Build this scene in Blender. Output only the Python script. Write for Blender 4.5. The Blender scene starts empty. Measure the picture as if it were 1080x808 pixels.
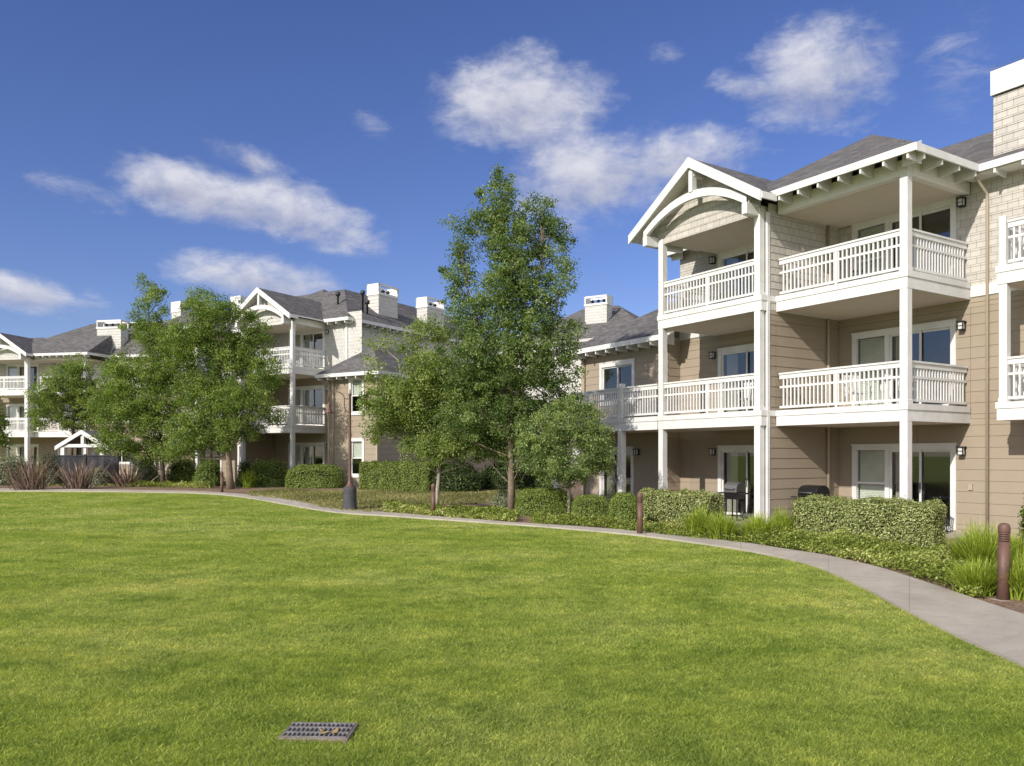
import bpy, math, random
import numpy as np
from mathutils import Vector, Matrix
random.seed(7); rng = np.random.default_rng(11)
S = bpy.context.scene
COL = S.collection
F = 851.0; CX = 540.0; HZ = 480.0; EYE = 1.70

# ------------------------------------------------------------------ scene properties
def tag(o, label=None, cat=None, group=None, kind=None):
    if label: o['label'] = label
    if cat: o['category'] = cat
    if group: o['group'] = group
    if kind: o['kind'] = kind
    return o
def empty(name, loc=(0, 0, 0), rz=0.0):
    o = bpy.data.objects.new(name, None); COL.objects.link(o)
    o.location = loc; o.rotation_euler = (0, 0, rz); o.empty_display_size = .2
    return o
def copy_tree(o, parent=None):
    c = o.copy(); COL.objects.link(c); c.parent = parent
    for ch in list(o.children): copy_tree(ch, c)
    return c

# ------------------------------------------------------------------ terrain
def sm(t): t = np.clip(t, 0, 1); return t * t * (3 - 2 * t)
AU = (.536, -.844); AV = (.844, .536); AP = (8.92, 18.2)
def g(X, Y):
    X = np.asarray(X, float); Y = np.asarray(Y, float)
    xl = (X - AP[0]) * .536 - (Y - AP[1]) * .844
    yl = (X - AP[0]) * .844 + (Y - AP[1]) * .536
    z = .15 * sm((Y - 28) / 11) + .15 * sm((Y - 45) / 14)
    z = z - .24 * sm((yl + 3.6) / 2.2) * sm((xl + 17) / 3) * sm((24 - yl) / 8)
    z = z + (.040 * np.sin(X * .62 + 1.1 * np.sin(Y * .31)) * np.cos(Y * .55 + .6) + .016 * np.sin(X * 1.5 + Y * .7) * np.sin(Y * 1.25 - X * .4)) * sm((-yl - 3.2) / 2) * sm((34 - Y) / 8)
    return z
def G(X, Y): return float(g(X, Y))
def at(px, Y): return (px - CX) / F * Y
def gpt(px, py):
    z = 0.0
    for _ in range(12):
        Y = (EYE - z) * F / (py - HZ); X = (px - CX) / F * Y; z = .5 * z + .5 * G(X, Y)
    return (X, Y)

# ------------------------------------------------------------------ materials
def mat_new(name):
    m = bpy.data.materials.new(name); m.use_nodes = True
    nt = m.node_tree; b = nt.nodes['Principled BSDF']
    return m, nt, b
def N(nt, t, **kw):
    n = nt.nodes.new(t)
    for k, v in kw.items(): setattr(n, k, v)
    return n
def L(nt, a, b): nt.links.new(a, b)
def noise(nt, vec, scale, detail=4, rough=.55, dist=0):
    n = N(nt, 'ShaderNodeTexNoise'); n.inputs['Scale'].default_value = scale
    n.inputs['Detail'].default_value = detail; n.inputs['Roughness'].default_value = rough
    n.inputs['Distortion'].default_value = dist
    if vec is not None: L(nt, vec, n.inputs['Vector'])
    return n.outputs['Fac']
def ramp(nt, fac, stops):
    r = N(nt, 'ShaderNodeValToRGB'); e = r.color_ramp.elements
    while len(e) > 1: e.remove(e[-1])
    e[0].position = stops[0][0]; e[0].color = (*stops[0][1], 1)
    for p, c in stops[1:]:
        k = e.new(p); k.color = (*c, 1)
    L(nt, fac, r.inputs['Fac']); return r.outputs['Color']
def mix(nt, a, b, f, mode='MIX'):
    m = N(nt, 'ShaderNodeMix', data_type='RGBA', blend_type=mode)
    for s, v in ((6, a), (7, b)):
        if hasattr(v, 'links'): L(nt, v, m.inputs[s])
        else: m.inputs[s].default_value = (*v, 1)
    if hasattr(f, 'links'): L(nt, f, m.inputs[0])
    else: m.inputs[0].default_value = f
    return m.outputs[2]
def bump(nt, b, h, st=.3, d=.01):
    n = N(nt, 'ShaderNodeBump'); n.inputs['Strength'].default_value = st; n.inputs['Distance'].default_value = d
    L(nt, h, n.inputs['Height']); L(nt, n.outputs[0], b.inputs['Normal'])
def obj_vec(nt): return N(nt, 'ShaderNodeTexCoord').outputs['Object']
def uv_vec(nt): return N(nt, 'ShaderNodeTexCoord').outputs['UV']
def pos_vec(nt): return N(nt, 'ShaderNodeNewGeometry').outputs['Position']
def scl(c, k): return tuple(min(1, x * k) for x in c)

def plain(name, c, rough=.6, metal=0, var=.12, sc=3.0, bmp=.15, spec=.3):
    m, nt, b = mat_new(name); v = obj_vec(nt)
    n1 = noise(nt, v, sc, 6, .65); n2 = noise(nt, v, sc * 14, 3)
    c1 = ramp(nt, n1, [(.3, scl(c, 1 - var)), (.7, scl(c, 1 + var * .5))])
    L(nt, c1, b.inputs['Base Color']); b.inputs['Roughness'].default_value = rough
    b.inputs['Metallic'].default_value = metal; b.inputs['Specular IOR Level'].default_value = spec
    if bmp: bump(nt, b, n2, bmp, .004)
    return m
def siding(name, c, row, width, joint, mort, off=.5, var=.12):
    m, nt, b = mat_new(name); v = uv_vec(nt)
    br = N(nt, 'ShaderNodeTexBrick'); L(nt, v, br.inputs['Vector'])
    br.offset = off; br.offset_frequency = 2; br.squash = 1
    br.inputs['Scale'].default_value = 1; br.inputs['Brick Width'].default_value = width
    br.inputs['Row Height'].default_value = row; br.inputs['Mortar Size'].default_value = joint
    br.inputs['Mortar Smooth'].default_value = .1; br.inputs['Bias'].default_value = 0
    br.inputs['Color1'].default_value = (*scl(c, 1 - var), 1); br.inputs['Color2'].default_value = (*scl(c, 1 + var * .6), 1)
    br.inputs['Mortar'].default_value = (*scl(c, mort), 1)
    n1 = noise(nt, v, .7, 6, .7); n2 = noise(nt, v, 30, 3)
    mp = N(nt, 'ShaderNodeMapping'); mp.inputs['Scale'].default_value = (.6, 25, 1); L(nt, v, mp.inputs[0])
    gr = noise(nt, mp.outputs[0], 3, 4)
    col = mix(nt, br.outputs['Color'], ramp(nt, n1, [(.3, (.86, .85, .84)), (.7, (1, 1, 1))]), .8, 'MULTIPLY')
    col = mix(nt, col, ramp(nt, gr, [(.3, (.9, .9, .9)), (.7, (1, 1, 1))]), .6, 'MULTIPLY')
    L(nt, col, b.inputs['Base Color']); b.inputs['Roughness'].default_value = .75
    b.inputs['Specular IOR Level'].default_value = .25
    a = N(nt, 'ShaderNodeMath', operation='MULTIPLY_ADD'); L(nt, br.outputs['Fac'], a.inputs[0]); a.inputs[1].default_value = -1
    L(nt, gr, a.inputs[2]); bump(nt, b, a.outputs[0], .35, .006)
    return m
TAN = (.345, .288, .220); CREAM = (.53, .50, .455)
M = {}
M['lap'] = siding('lap_siding_paint', TAN, 2.7, 3.65, .006, .45, .37, .05)
M['shingle'] = siding('cedar_shingle_paint', CREAM, .19, .24, .006, .5, .43, .10)
M['pale_shingle'] = siding('pale_shingle_paint', (.58, .57, .54), .19, .24, .006, .55, .43, .07)
M['white'] = plain('white_trim_paint', (.655, .65, .635), .5, var=.13, sc=2.2, bmp=.12)
M['soffit'] = plain('soffit_paint', (.56, .49, .40), .7, var=.06)
M['whitesoffit'] = plain('white_soffit_paint', (.68, .66, .61), .7, var=.06)
M['corner'] = plain('tan_trim_paint', scl(TAN, 1.08), .65, var=.06)
M['creamtrim'] = plain('cream_trim_paint', scl(CREAM, 1.05), .65, var=.06)
M['bronze'] = plain('rust_brown_metal', (.125, .066, .050), .55, .0, .25, 4, .2, .4)
M['darkmetal'] = plain('dark_metal', (.025, .025, .03), .45, .3, .2)
M['greymetal'] = plain('grey_metal', (.17, .175, .18), .45, .5, .2)
M['galv'] = plain('vent_metal', (.05, .05, .055), .5, .4, .2)
M['grillgrey'] = plain('grill_enamel', (.13, .13, .135), .45, .2, .2)
M['black'] = plain('black_enamel', (.012, .012, .013), .35, 0, .2)
M['basegrey'] = plain('lamp_base_grey', (.06, .06, .068), .75, 0, .35, 5)
M['blind'] = plain('blind_slat', (.78, .79, .70), .6, bmp=0)
M['curtain'] = plain('curtain_cloth', (.5, .48, .42), .9, bmp=0)
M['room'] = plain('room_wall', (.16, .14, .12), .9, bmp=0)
M['lattice'] = plain('painted_lattice', (.032, .032, .042), .6, 0, .2)
M['bark'] = plain('tree_bark', (.20, .155, .115), .9, 0, .45, 9, .9)
M['palebark'] = plain('pale_bark', (.34, .31, .25), .85, 0, .5, 7, .8)
M['darkbark'] = plain('dark_bark', (.10, .08, .06), .9, 0, .45, 9, .9)
M['plastic'] = plain('white_resin', (.62, .62, .60), .45, 0, .05)

m, nt, b = mat_new('roof_shingles'); v = uv_vec(nt)
br = N(nt, 'ShaderNodeTexBrick'); L(nt, v, br.inputs['Vector']); br.offset = .41; br.offset_frequency = 2
br.inputs['Scale'].default_value = 1; br.inputs['Brick Width'].default_value = .31; br.inputs['Row Height'].default_value = .142
br.inputs['Mortar Size'].default_value = .008; br.inputs['Color1'].default_value = (.105, .10, .10, 1)
br.inputs['Color2'].default_value = (.185, .177, .175, 1); br.inputs['Mortar'].default_value = (.06, .058, .058, 1)
n1 = noise(nt, v, 45, 3); n2 = noise(nt, v, .5, 5, .7)
c = mix(nt, br.outputs['Color'], ramp(nt, n1, [(.3, (.7, .7, .7)), (.7, (1.0, 1.0, 1.0))]), .8, 'MULTIPLY')
c = mix(nt, c, ramp(nt, n2, [(.3, (.9, .9, .92)), (.7, (1, .99, .97))]), .9, 'MULTIPLY')
L(nt, c, b.inputs['Base Color']); b.inputs['Roughness'].default_value = .9; b.inputs['Specular IOR Level'].default_value = .2
bump(nt, b, br.outputs['Fac'], .5, -.01); M['roof'] = m

m, nt, b = mat_new('window_glass')
out = nt.nodes['Material Output']; nt.nodes.remove(b)
gl = N(nt, 'ShaderNodeBsdfGlossy'); gl.inputs['Roughness'].default_value = .015; gl.inputs['Color'].default_value = (.95, .97, 1, 1)
tr = N(nt, 'ShaderNodeBsdfTransparent'); tr.inputs['Color'].default_value = (.90, .92, .91, 1)
lw = N(nt, 'ShaderNodeLayerWeight'); lw.inputs['Blend'].default_value = .5; pw = N(nt, 'ShaderNodeMath', operation='POWER'); L(nt, lw.outputs['Facing'], pw.inputs[0]); pw.inputs[1].default_value = 3.5
fr = N(nt, 'ShaderNodeMath', operation='MULTIPLY_ADD'); L(nt, pw.outputs[0], fr.inputs[0]); fr.inputs[1].default_value = .8; fr.inputs[2].default_value = .07
mx = N(nt, 'ShaderNodeMixShader'); L(nt, fr.outputs[0], mx.inputs[0]); L(nt, tr.outputs[0], mx.inputs[1]); L(nt, gl.outputs[0], mx.inputs[2])
L(nt, mx.outputs[0], out.inputs[0]); M['glass'] = m

def leafmat(name, c0, c1, c2, rough=.5, trans=.45, patch=1.0):
    m, nt, b = mat_new(name); out = nt.nodes['Material Output']
    at_ = N(nt, 'ShaderNodeAttribute'); at_.attribute_name = 'tint'
    col = ramp(nt, at_.outputs['Fac'], [(0.0, c0), (.5, c1), (1.0, c2)])
    p = pos_vec(nt); n = noise(nt, p, patch, 4)
    col = mix(nt, col, ramp(nt, n, [(.3, (.75, .78, .75)), (.7, (1, 1, 1))]), .7, 'MULTIPLY')
    L(nt, col, b.inputs['Base Color']); b.inputs['Roughness'].default_value = rough
    b.inputs['Specular IOR Level'].default_value = .35
    t = N(nt, 'ShaderNodeBsdfTranslucent'); tc = mix(nt, col, (1.0, 1.0, .35), 1.0, 'MULTIPLY')
    tc = mix(nt, tc, (1.6, 1.6, 1.6), 1.0, 'MULTIPLY')
    L(nt, tc, t.inputs['Color'])
    mx = N(nt, 'ShaderNodeMixShader'); mx.inputs[0].default_value = trans
    L(nt, b.outputs[0], mx.inputs[1]); L(nt, t.outputs[0], mx.inputs[2]); L(nt, mx.outputs[0], out.inputs[0])
    return m
M['leaf_tall'] = leafmat('tall_tree_leaf', (0.066, 0.109, 0.030), (0.146, 0.218, 0.064), (0.337, 0.408, 0.179))
M['leaf_olive'] = leafmat('olive_tree_leaf', (0.103, 0.155, 0.041), (0.220, 0.288, 0.082), (0.410, 0.465, 0.181))
M['leaf_round'] = leafmat('round_tree_leaf', (0.092, 0.136, 0.051), (0.201, 0.274, 0.095), (0.401, 0.474, 0.201))
M['leaf_fresh'] = leafmat('fresh_tree_leaf', (0.078, 0.121, 0.026), (0.175, 0.254, 0.057), (0.338, 0.411, 0.133))
M['leaf_box'] = leafmat('clipped_hedge_leaf', (0.083, 0.118, 0.021), (0.173, 0.228, 0.043), (0.290, 0.362, 0.086), trans=.2, patch=2)
M['leaf_var'] = leafmat('variegated_hedge_leaf', (0.091, 0.117, 0.029), (0.247, 0.286, 0.078), (0.598, 0.611, 0.312), trans=.2, patch=3)
M['leaf_cover'] = leafmat('ground_cover_leaf', (0.108, 0.144, 0.021), (0.285, 0.342, 0.059), (0.589, 0.570, 0.263), trans=.25, patch=2)
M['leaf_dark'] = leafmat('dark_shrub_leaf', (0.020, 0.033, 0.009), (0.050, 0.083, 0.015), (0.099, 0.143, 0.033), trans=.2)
M['leaf_grey'] = leafmat('grey_shrub_leaf', (0.104, 0.124, 0.065), (0.208, 0.234, 0.130), (0.390, 0.416, 0.273), trans=.2)
M['blade'] = leafmat('strappy_leaf', (0.117, 0.169, 0.016), (0.260, 0.351, 0.036), (0.468, 0.520, 0.104), trans=.3)
M['flax'] = leafmat('purple_flax_leaf', (0.072, 0.043, 0.040), (0.180, 0.117, 0.104), (0.414, 0.315, 0.261), rough=.35, trans=.15)
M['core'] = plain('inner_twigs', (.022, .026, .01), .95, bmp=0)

def grass_color(nt, p):
    n1 = noise(nt, p, .35, 5, .6); n2 = noise(nt, p, 1.6, 4, .6); n3 = noise(nt, p, 7, 3)
    mp = N(nt, 'ShaderNodeMapping'); mp.inputs['Scale'].default_value = (.5, .95, 1); mp.inputs['Rotation'].default_value = (0, 0, .35); L(nt, p, mp.inputs[0])
    n4 = noise(nt, mp.outputs[0], 1.1, 4, .65)
    c = ramp(nt, n1, [(.32, (.245, .308, .058)), (.5, (.318, .368, .095)), (.68, (.415, .43, .16))])
    c = mix(nt, c, ramp(nt, n2, [(.3, (.66, .74, .6)), (.5, (.98, 1, .95)), (.72, (1.28, 1.18, 1.2))]), .85, 'MULTIPLY')
    c = mix(nt, c, ramp(nt, n4, [(.30, (.60, .71, .54)), (.44, (.92, .95, .9)), (.6, (1.04, 1.03, 1.02)), (.75, (1.20, 1.14, 1.15))]), .8, 'MULTIPLY')
    return mix(nt, c, ramp(nt, n3, [(.3, (.72, .78, .7)), (.7, (1.18, 1.14, 1.1))]), .9, 'MULTIPLY')
m, nt, b = mat_new('lawn_turf'); p = pos_vec(nt)
c = grass_color(nt, p); n = noise(nt, p, 55, 4, .7)
c = mix(nt, c, ramp(nt, n, [(.3, (.5, .55, .45)), (.65, (1.05, 1.05, 1))]), .9, 'MULTIPLY')
L(nt, c, b.inputs['Base Color']); b.inputs['Roughness'].default_value = .9; b.inputs['Specular IOR Level'].default_value = .1
bump(nt, b, n, .9, .03); M['lawn'] = m
m, nt, b = mat_new('grass_blade'); p = pos_vec(nt); out = nt.nodes['Material Output']
c = grass_color(nt, p)
a_ = N(nt, 'ShaderNodeAttribute'); a_.attribute_name = 'tint'
c = mix(nt, c, ramp(nt, a_.outputs['Fac'], [(0, (.72, .80, .62)), (.5, (1.02, 1.04, .95)), (.93, (1.3, 1.25, 1.25)), (1, (1.9, 1.6, 1.8))]), 1, 'MULTIPLY')
L(nt, c, b.inputs['Base Color']); b.inputs['Roughness'].default_value = .55; b.inputs['Specular IOR Level'].default_value = .25
t = N(nt, 'ShaderNodeBsdfTranslucent'); L(nt, mix(nt, c, (1.5, 1.5, .7), 1, 'MULTIPLY'), t.inputs['Color'])
mx = N(nt, 'ShaderNodeMixShader'); mx.inputs[0].default_value = .45
L(nt, b.outputs[0], mx.inputs[1]); L(nt, t.outputs[0], mx.inputs[2]); L(nt, mx.outputs[0], out.inputs[0]); M['grassblade'] = m
m, nt, b = mat_new('dry_turf'); p = pos_vec(nt)
c = ramp(nt, noise(nt, p, .8, 6, .7), [(.3, (.22, .22, .07)), (.5, (.31, .28, .12)), (.7, (.42, .36, .19))])
n = noise(nt, p, 35, 5, .7); c = mix(nt, c, ramp(nt, n, [(.3, (.6, .6, .55)), (.65, (1.05, 1.05, 1))]), .9, 'MULTIPLY')
L(nt, c, b.inputs['Base Color']); b.inputs['Roughness'].default_value = .95; bump(nt, b, n, .8, .02); M['dry'] = m
m, nt, b = mat_new('bark_mulch'); p = pos_vec(nt)
vo = N(nt, 'ShaderNodeTexVoronoi'); vo.inputs['Scale'].default_value = 26; L(nt, p, vo.inputs['Vector'])
c = ramp(nt, noise(nt, p, 3, 6, .7), [(.3, (.20, .125, .08)), (.7, (.42, .30, .20))])
c = mix(nt, c, vo.outputs['Color'], .25, 'MULTIPLY'); c = mix(nt, c, ramp(nt, vo.outputs['Distance'], [(0, (1.2, 1.15, 1.1)), (.7, (.45, .4, .38))]), .8, 'MULTIPLY')
L(nt, c, b.inputs['Base Color']); b.inputs['Roughness'].default_value = .95; bump(nt, b, vo.outputs['Distance'], .9, -.03); M['mulch'] = m
m, nt, b = mat_new('path_concrete'); p = pos_vec(nt)
c = ramp(nt, noise(nt, p, .9, 6, .65), [(.3, (.335, .30, .25)), (.7, (.45, .405, .34))])
n = noise(nt, p, 60, 5, .75); c = mix(nt, c, ramp(nt, n, [(.3, (.78, .78, .78)), (.7, (1.08, 1.08, 1.08))]), .8, 'MULTIPLY')
uvp = N(nt, 'ShaderNodeSeparateXYZ'); L(nt, uv_vec(nt), uvp.inputs[0]); fr_ = N(nt, 'ShaderNodeMath', operation='FRACT'); L(nt, uvp.outputs[0], fr_.inputs[0])
jn = ramp(nt, fr_.outputs[0], [(0, (.62, .60, .58)), (.005, (.62, .60, .58)), (.009, (1, 1, 1)), (1, (1, 1, 1))]); c = mix(nt, c, jn, .9, 'MULTIPLY')
st = noise(nt, p, 3.5, 5, .6, .6); c = mix(nt, c, ramp(nt, st, [(.35, (.86, .84, .82)), (.55, (1, 1, 1))]), .7, 'MULTIPLY')
L(nt, c, b.inputs['Base Color']); b.inputs['Roughness'].default_value = .88; bump(nt, b, n, .3, .004); M['concrete'] = m

# ------------------------------------------------------------------ mesh builder
class MB:
    def __init__(s): s.v = []; s.f = []; s.m = []; s.sm = []
    def add(s, vs, fs, mi=0, smooth=False):
        k = len(s.v); s.v += [tuple(p) for p in vs]
        for f in fs: s.f.append([i + k for i in f]); s.m.append(mi); s.sm.append(smooth)
    def box(s, x0, x1, y0, y1, z0, z1, mi=0):
        s.hexa([(x0, y0), (x1, y0), (x1, y1), (x0, y1)], z0, z1, mi)
    def hexa(s, q, z0, z1, mi=0):
        vs = [(x, y, z0) for x, y in q] + [(x, y, z1) for x, y in q]
        s.add(vs, [(3, 2, 1, 0), (4, 5, 6, 7), (0, 1, 5, 4), (1, 2, 6, 5), (2, 3, 7, 6), (3, 0, 4, 7)], mi)
    def slab(s, pts, t, mi=0, mb=None):            # polygon given thickness downwards
        n = len(pts); mb = mi if mb is None else mb
        nz = sum((pts[i][0] * pts[(i + 1) % n][1] - pts[(i + 1) % n][0] * pts[i][1]) for i in range(n))
        if nz < 0: pts = pts[::-1]
        k = len(s.v); s.v += [tuple(p) for p in pts] + [(p[0], p[1], p[2] - t) for p in pts]
        s.f.append([k + i for i in range(n)]); s.m.append(mi); s.sm.append(False)
        s.f.append([k + n + i for i in reversed(range(n))]); s.m.append(mb); s.sm.append(False)
        for i in range(n):
            j = (i + 1) % n; s.f.append([k + i, k + n + i, k + n + j, k + j]); s.m.append(mb); s.sm.append(False)
    def beam(s, a, b, w, h, mi=0, up=(0, 0, 1)):   # box from a to b, width w (horizontal), height h
        a = Vector(a); b = Vector(b); d = (b - a).normalized(); r = d.cross(Vector(up)).normalized(); u = r.cross(d)
        vs = []
        for p in (a, b):
            for i, j in ((-1, -1), (1, -1), (1, 1), (-1, 1)): vs.append(p + r * (w / 2 * i) + u * (h / 2 * j))
        s.add(vs, [(3, 2, 1, 0), (4, 5, 6, 7), (0, 1, 5, 4), (1, 2, 6, 5), (2, 3, 7, 6), (3, 0, 4, 7)][::1], mi)
    def tube(s, pts, rad, n=8, mi=0, caps=True):
        pts = [Vector(p) for p in pts]; k = len(s.v)
        for i, p in enumerate(pts):
            d = (pts[min(i + 1, len(pts) - 1)] - pts[max(i - 1, 0)]).normalized()
            a = d.cross(Vector((.13, .97, .2))).normalized() if abs(d.z) > .5 else d.cross(Vector((0, 0, 1))).normalized()
            b = d.cross(a); r = rad[i] if hasattr(rad, '__len__') else rad
            for q in range(n):
                t = 2 * math.pi * q / n; s.v.append(tuple(p + a * (r * math.cos(t)) + b * (r * math.sin(t))))
        for i in range(len(pts) - 1):
            for q in range(n):
                q2 = (q + 1) % n
                s.f.append([k + i * n + q, k + i * n + q2, k + (i + 1) * n + q2, k + (i + 1) * n + q]); s.m.append(mi); s.sm.append(True)
        if caps:
            s.f.append([k + q for q in reversed(range(n))]); s.m.append(mi); s.sm.append(False)
            e = k + (len(pts) - 1) * n; s.f.append([e + q for q in range(n)]); s.m.append(mi); s.sm.append(False)
    def lathe(s, prof, c=(0, 0), n=20, mi=0):      # prof: (r,z) upwards
        s.tube([(c[0], c[1], z) for r, z in prof], [max(r, .0005) for r, z in prof], n, mi)
    def build(s, name, mats, parent=None, bevel=0, uv=True):
        me = bpy.data.meshes.new(name); me.from_pydata(s.v, [], s.f)
        if not isinstance(mats, (list, tuple)): mats = [mats]
        for q in mats: me.materials.append(M[q] if isinstance(q, str) else q)
        me.polygons.foreach_set('material_index', s.m); me.polygons.foreach_set('use_smooth', s.sm)
        if uv:
            ul = me.uv_layers.new(name='UVMap'); Z = Vector((0, 0, 1))
            for p in me.polygons:
                n = p.normal
                if abs(n.z) > .999: t = Vector((1, 0, 0)); b = Vector((0, 1, 0))
                else: t = Z.cross(n).normalized(); b = n.cross(t)
                for li in p.loop_indices:
                    c = me.vertices[me.loops[li].vertex_index].co; ul.data[li].uv = (c.dot(t), c.dot(b))
        me.validate(); o = bpy.data.objects.new(name, me); COL.objects.link(o); o.parent = parent
        if bevel:
            bv = o.modifiers.new('bevel', 'BEVEL'); bv.width = bevel; bv.segments = 1; bv.limit_method = 'ANGLE'
        return o

class WF:       # a wall frame: origin, direction along the wall, outward normal
    def __init__(s, p0, p1):
        s.o = Vector((p0[0], p0[1], 0)); d = Vector((p1[0] - p0[0], p1[1] - p0[1], 0)); s.len = d.length
        s.d = d.normalized(); s.n = Vector((s.d.y, -s.d.x, 0))       # outward = to the right of the direction
    def P(s, t, off, z): q = s.o + s.d * t + s.n * off; return (q.x, q.y, z)
    def box(s, mb, t0, t1, o0, o1, z0, z1, mi=0):
        q = [s.P(t0, o1, 0), s.P(t1, o1, 0), s.P(t1, o0, 0), s.P(t0, o0, 0)]
        mb.hexa([(a[0], a[1]) for a in q], z0, z1, mi)

def cut(a0, a1, holes):
    out = []; c = a0
    for h0, h1 in sorted(holes):
        if h0 > c: out.append((c, min(h0, a1)))
        c = max(c, h1)
    if c < a1: out.append((c, a1))
    return out
def wall_faces(mb, wf, t0, t1, z0, z1, holes, row, mi, lip):
    ts = sorted(set([t0, t1] + [min(max(v, t0), t1) for h in holes for v in h[:2]]))
    for a, b in zip(ts[:-1], ts[1:]):
        if b - a < 1e-4: continue
        mid = (a + b) / 2
        zz = cut(z0, z1, [(h[2], h[3]) for h in holes if h[0] < mid < h[1]])
        for u, w in zz:
            k = math.floor(u / row + 1e-6)
            while k * row < w - 1e-6:
                lo = max(u, k * row); hi = min(w, (k + 1) * row)
                if hi - lo > 1e-4:
                    ol = lip * (1 - (lo - k * row) / row) + .002; oh = lip * (1 - (hi - k * row) / row) + .002
                    mb.add([wf.P(a, ol, lo), wf.P(b, ol, lo), wf.P(b, oh, hi), wf.P(a, oh, hi)], [(0, 1, 2, 3)], mi)
                    if lo > z0 + 1e-4: mb.add([wf.P(a, .002, lo), wf.P(b, .002, lo), wf.P(b, ol, lo), wf.P(a, ol, lo)], [(0, 1, 2, 3)], mi)
                k += 1
    if holes:
        for h in holes:                                    # reveals
            a, b, u, w = h[:4]
            for q in (((a, u), (b, u)), ((b, u), (b, w)), ((b, w), (a, w)), ((a, w), (a, u))):
                (ta, za), (tb, zb) = q
                mb.add([wf.P(ta, .012, za), wf.P(tb, .012, zb), wf.P(tb, -.15, zb), wf.P(ta, -.15, za)], [(0, 1, 2, 3)], mi)

def opening(root, wf, h, style, trim='white'):
    a, b, u, w = h[:4]; kind = h[4]
    F_ = MB(); c = .115
    wf.box(F_, a - c, a + .02, -.06, .045, u - (0 if kind != 'window' else c), w + c)
    wf.box(F_, b - .02, b + c, -.06, .045, u - (0 if kind != 'window' else c), w + c)
    wf.box(F_, a + .02, b - .02, -.06, .045, w - .02, w + c)
    wf.box(F_, a - c - .02, b + c + .02, -.02, .055, w + c, w + c + .035)
    if kind == 'window': wf.box(F_, a + .02, b - .02, -.06, .06, u - c, u + .02)
    else: wf.box(F_, a + .02, b - .02, -.1, .05, u - .02, u + .03)
    def sash(mb, t0, t1, z0, z1, off, s=.05):
        wf.box(mb, t0, t0 + s, off - .035, off, z0, z1); wf.box(mb, t1 - s, t1, off - .035, off, z0, z1)
        wf.box(mb, t0 + s, t1 - s, off - .035, off, z0, z0 + s); wf.box(mb, t0 + s, t1 - s, off - .035, off, z1 - s, z1)
    panes = []; blinds = []
    if kind == 'combo':                                    # window beside a sliding door
        mw = a + (b - a) * .345
        wf.box(F_, mw - .05, mw + .07, -.06, .04, u + .03, w - .02)
        wz = (u + w) / 2 + .1
        wf.box(F_, a + .02, mw - .05, -.06, .03, u + .03, u + .12)
        wf.box(F_, a + .02, mw - .05, -.05, .0, wz - .03, wz + .03)
        panes += [(a + .02, mw - .05, u + .12, wz - .03, -.03), (a + .02, mw - .05, wz + .03, w - .02, -.03)]
        blinds.append((a + .02, mw - .05, u + .12, w - .02))
        sa = mw + .07
    else: sa = a + .02
    if kind in ('combo', 'slider'):
        mid = (sa + b - .02) / 2
        sash(F_, sa, mid + .04, u + .03, w - .02, -.01); sash(F_, mid - .04, b - .02, u + .03, w - .02, -.05)
        panes += [(sa + .05, mid - .01, u + .08, w - .07, -.03), (mid + .01, b - .07, u + .08, w - .07, -.07)]
    if kind == 'window':
        if b - a > 1.4:
            mid = (a + b) / 2; sash(F_, a + .02, mid + .03, u + .02, w - .02, -.01); sash(F_, mid - .03, b - .02, u + .02, w - .02, -.05)
            panes += [(a + .07, mid - .02, u + .07, w - .07, -.03), (mid + .02, b - .07, u + .07, w - .07, -.07)]
        else:
            mid = (u + w) / 2; sash(F_, a + .02, b - .02, u + .02, mid + .025, -.01); sash(F_, a + .02, b - .02, mid - .025, w - .02, -.05)
            panes += [(a + .07, b - .07, u + .07, mid - .025, -.03), (a + .07, b - .07, mid + .025, w - .07, -.07)]
            blinds.append((a + .05, b - .05, mid, w - .05))
    fr = F_.build('window' if kind == 'window' else 'sliding_door', trim, root)
    for (t0, t1, z0, z1, off) in panes:
        q = MB(); wf.box(q, t0, t1, off - .006, off, z0, z1); q.build('pane', 'glass', fr)
    for (t0, t1, z0, z1) in blinds:
        q = MB(); z = z0 + .02
        while z < z1 - .02:
            q.add([wf.P(t0 + .01, -.105, z), wf.P(t1 - .01, -.105, z), wf.P(t1 - .01, -.125, z + .043), wf.P(t0 + .01, -.125, z + .043)], [(0, 1, 2, 3)])
            z += .045
        q.build('blind', 'blind', fr)
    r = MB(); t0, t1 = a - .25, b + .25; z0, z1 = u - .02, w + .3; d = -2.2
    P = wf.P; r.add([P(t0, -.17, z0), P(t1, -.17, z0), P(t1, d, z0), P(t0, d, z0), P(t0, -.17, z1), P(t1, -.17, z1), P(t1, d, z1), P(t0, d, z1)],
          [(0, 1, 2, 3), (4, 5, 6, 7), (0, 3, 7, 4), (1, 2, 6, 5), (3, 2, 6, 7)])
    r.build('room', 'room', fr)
    if kind in ('slider', 'combo'):
        q = MB(); n = 14; w_ = .42; k = []
        for i in range(n + 1):
            t = sa + .06 + w_ * i / n; o_ = -.16 + .03 * (1 if i % 2 else -1)
            k += [P(t, o_, u + .06), P(t, o_, w - .06)]
        q.add(k, [(2 * i, 2 * i + 2, 2 * i + 3, 2 * i + 1) for i in range(n)]); q.build('curtain', 'curtain', fr)
        q = MB(); wf.box(q, mid + .0, mid + .03, -.01, .03, u + .9, u + 1.15); q.build('handle', 'greymetal', fr)
    return fr

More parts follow.
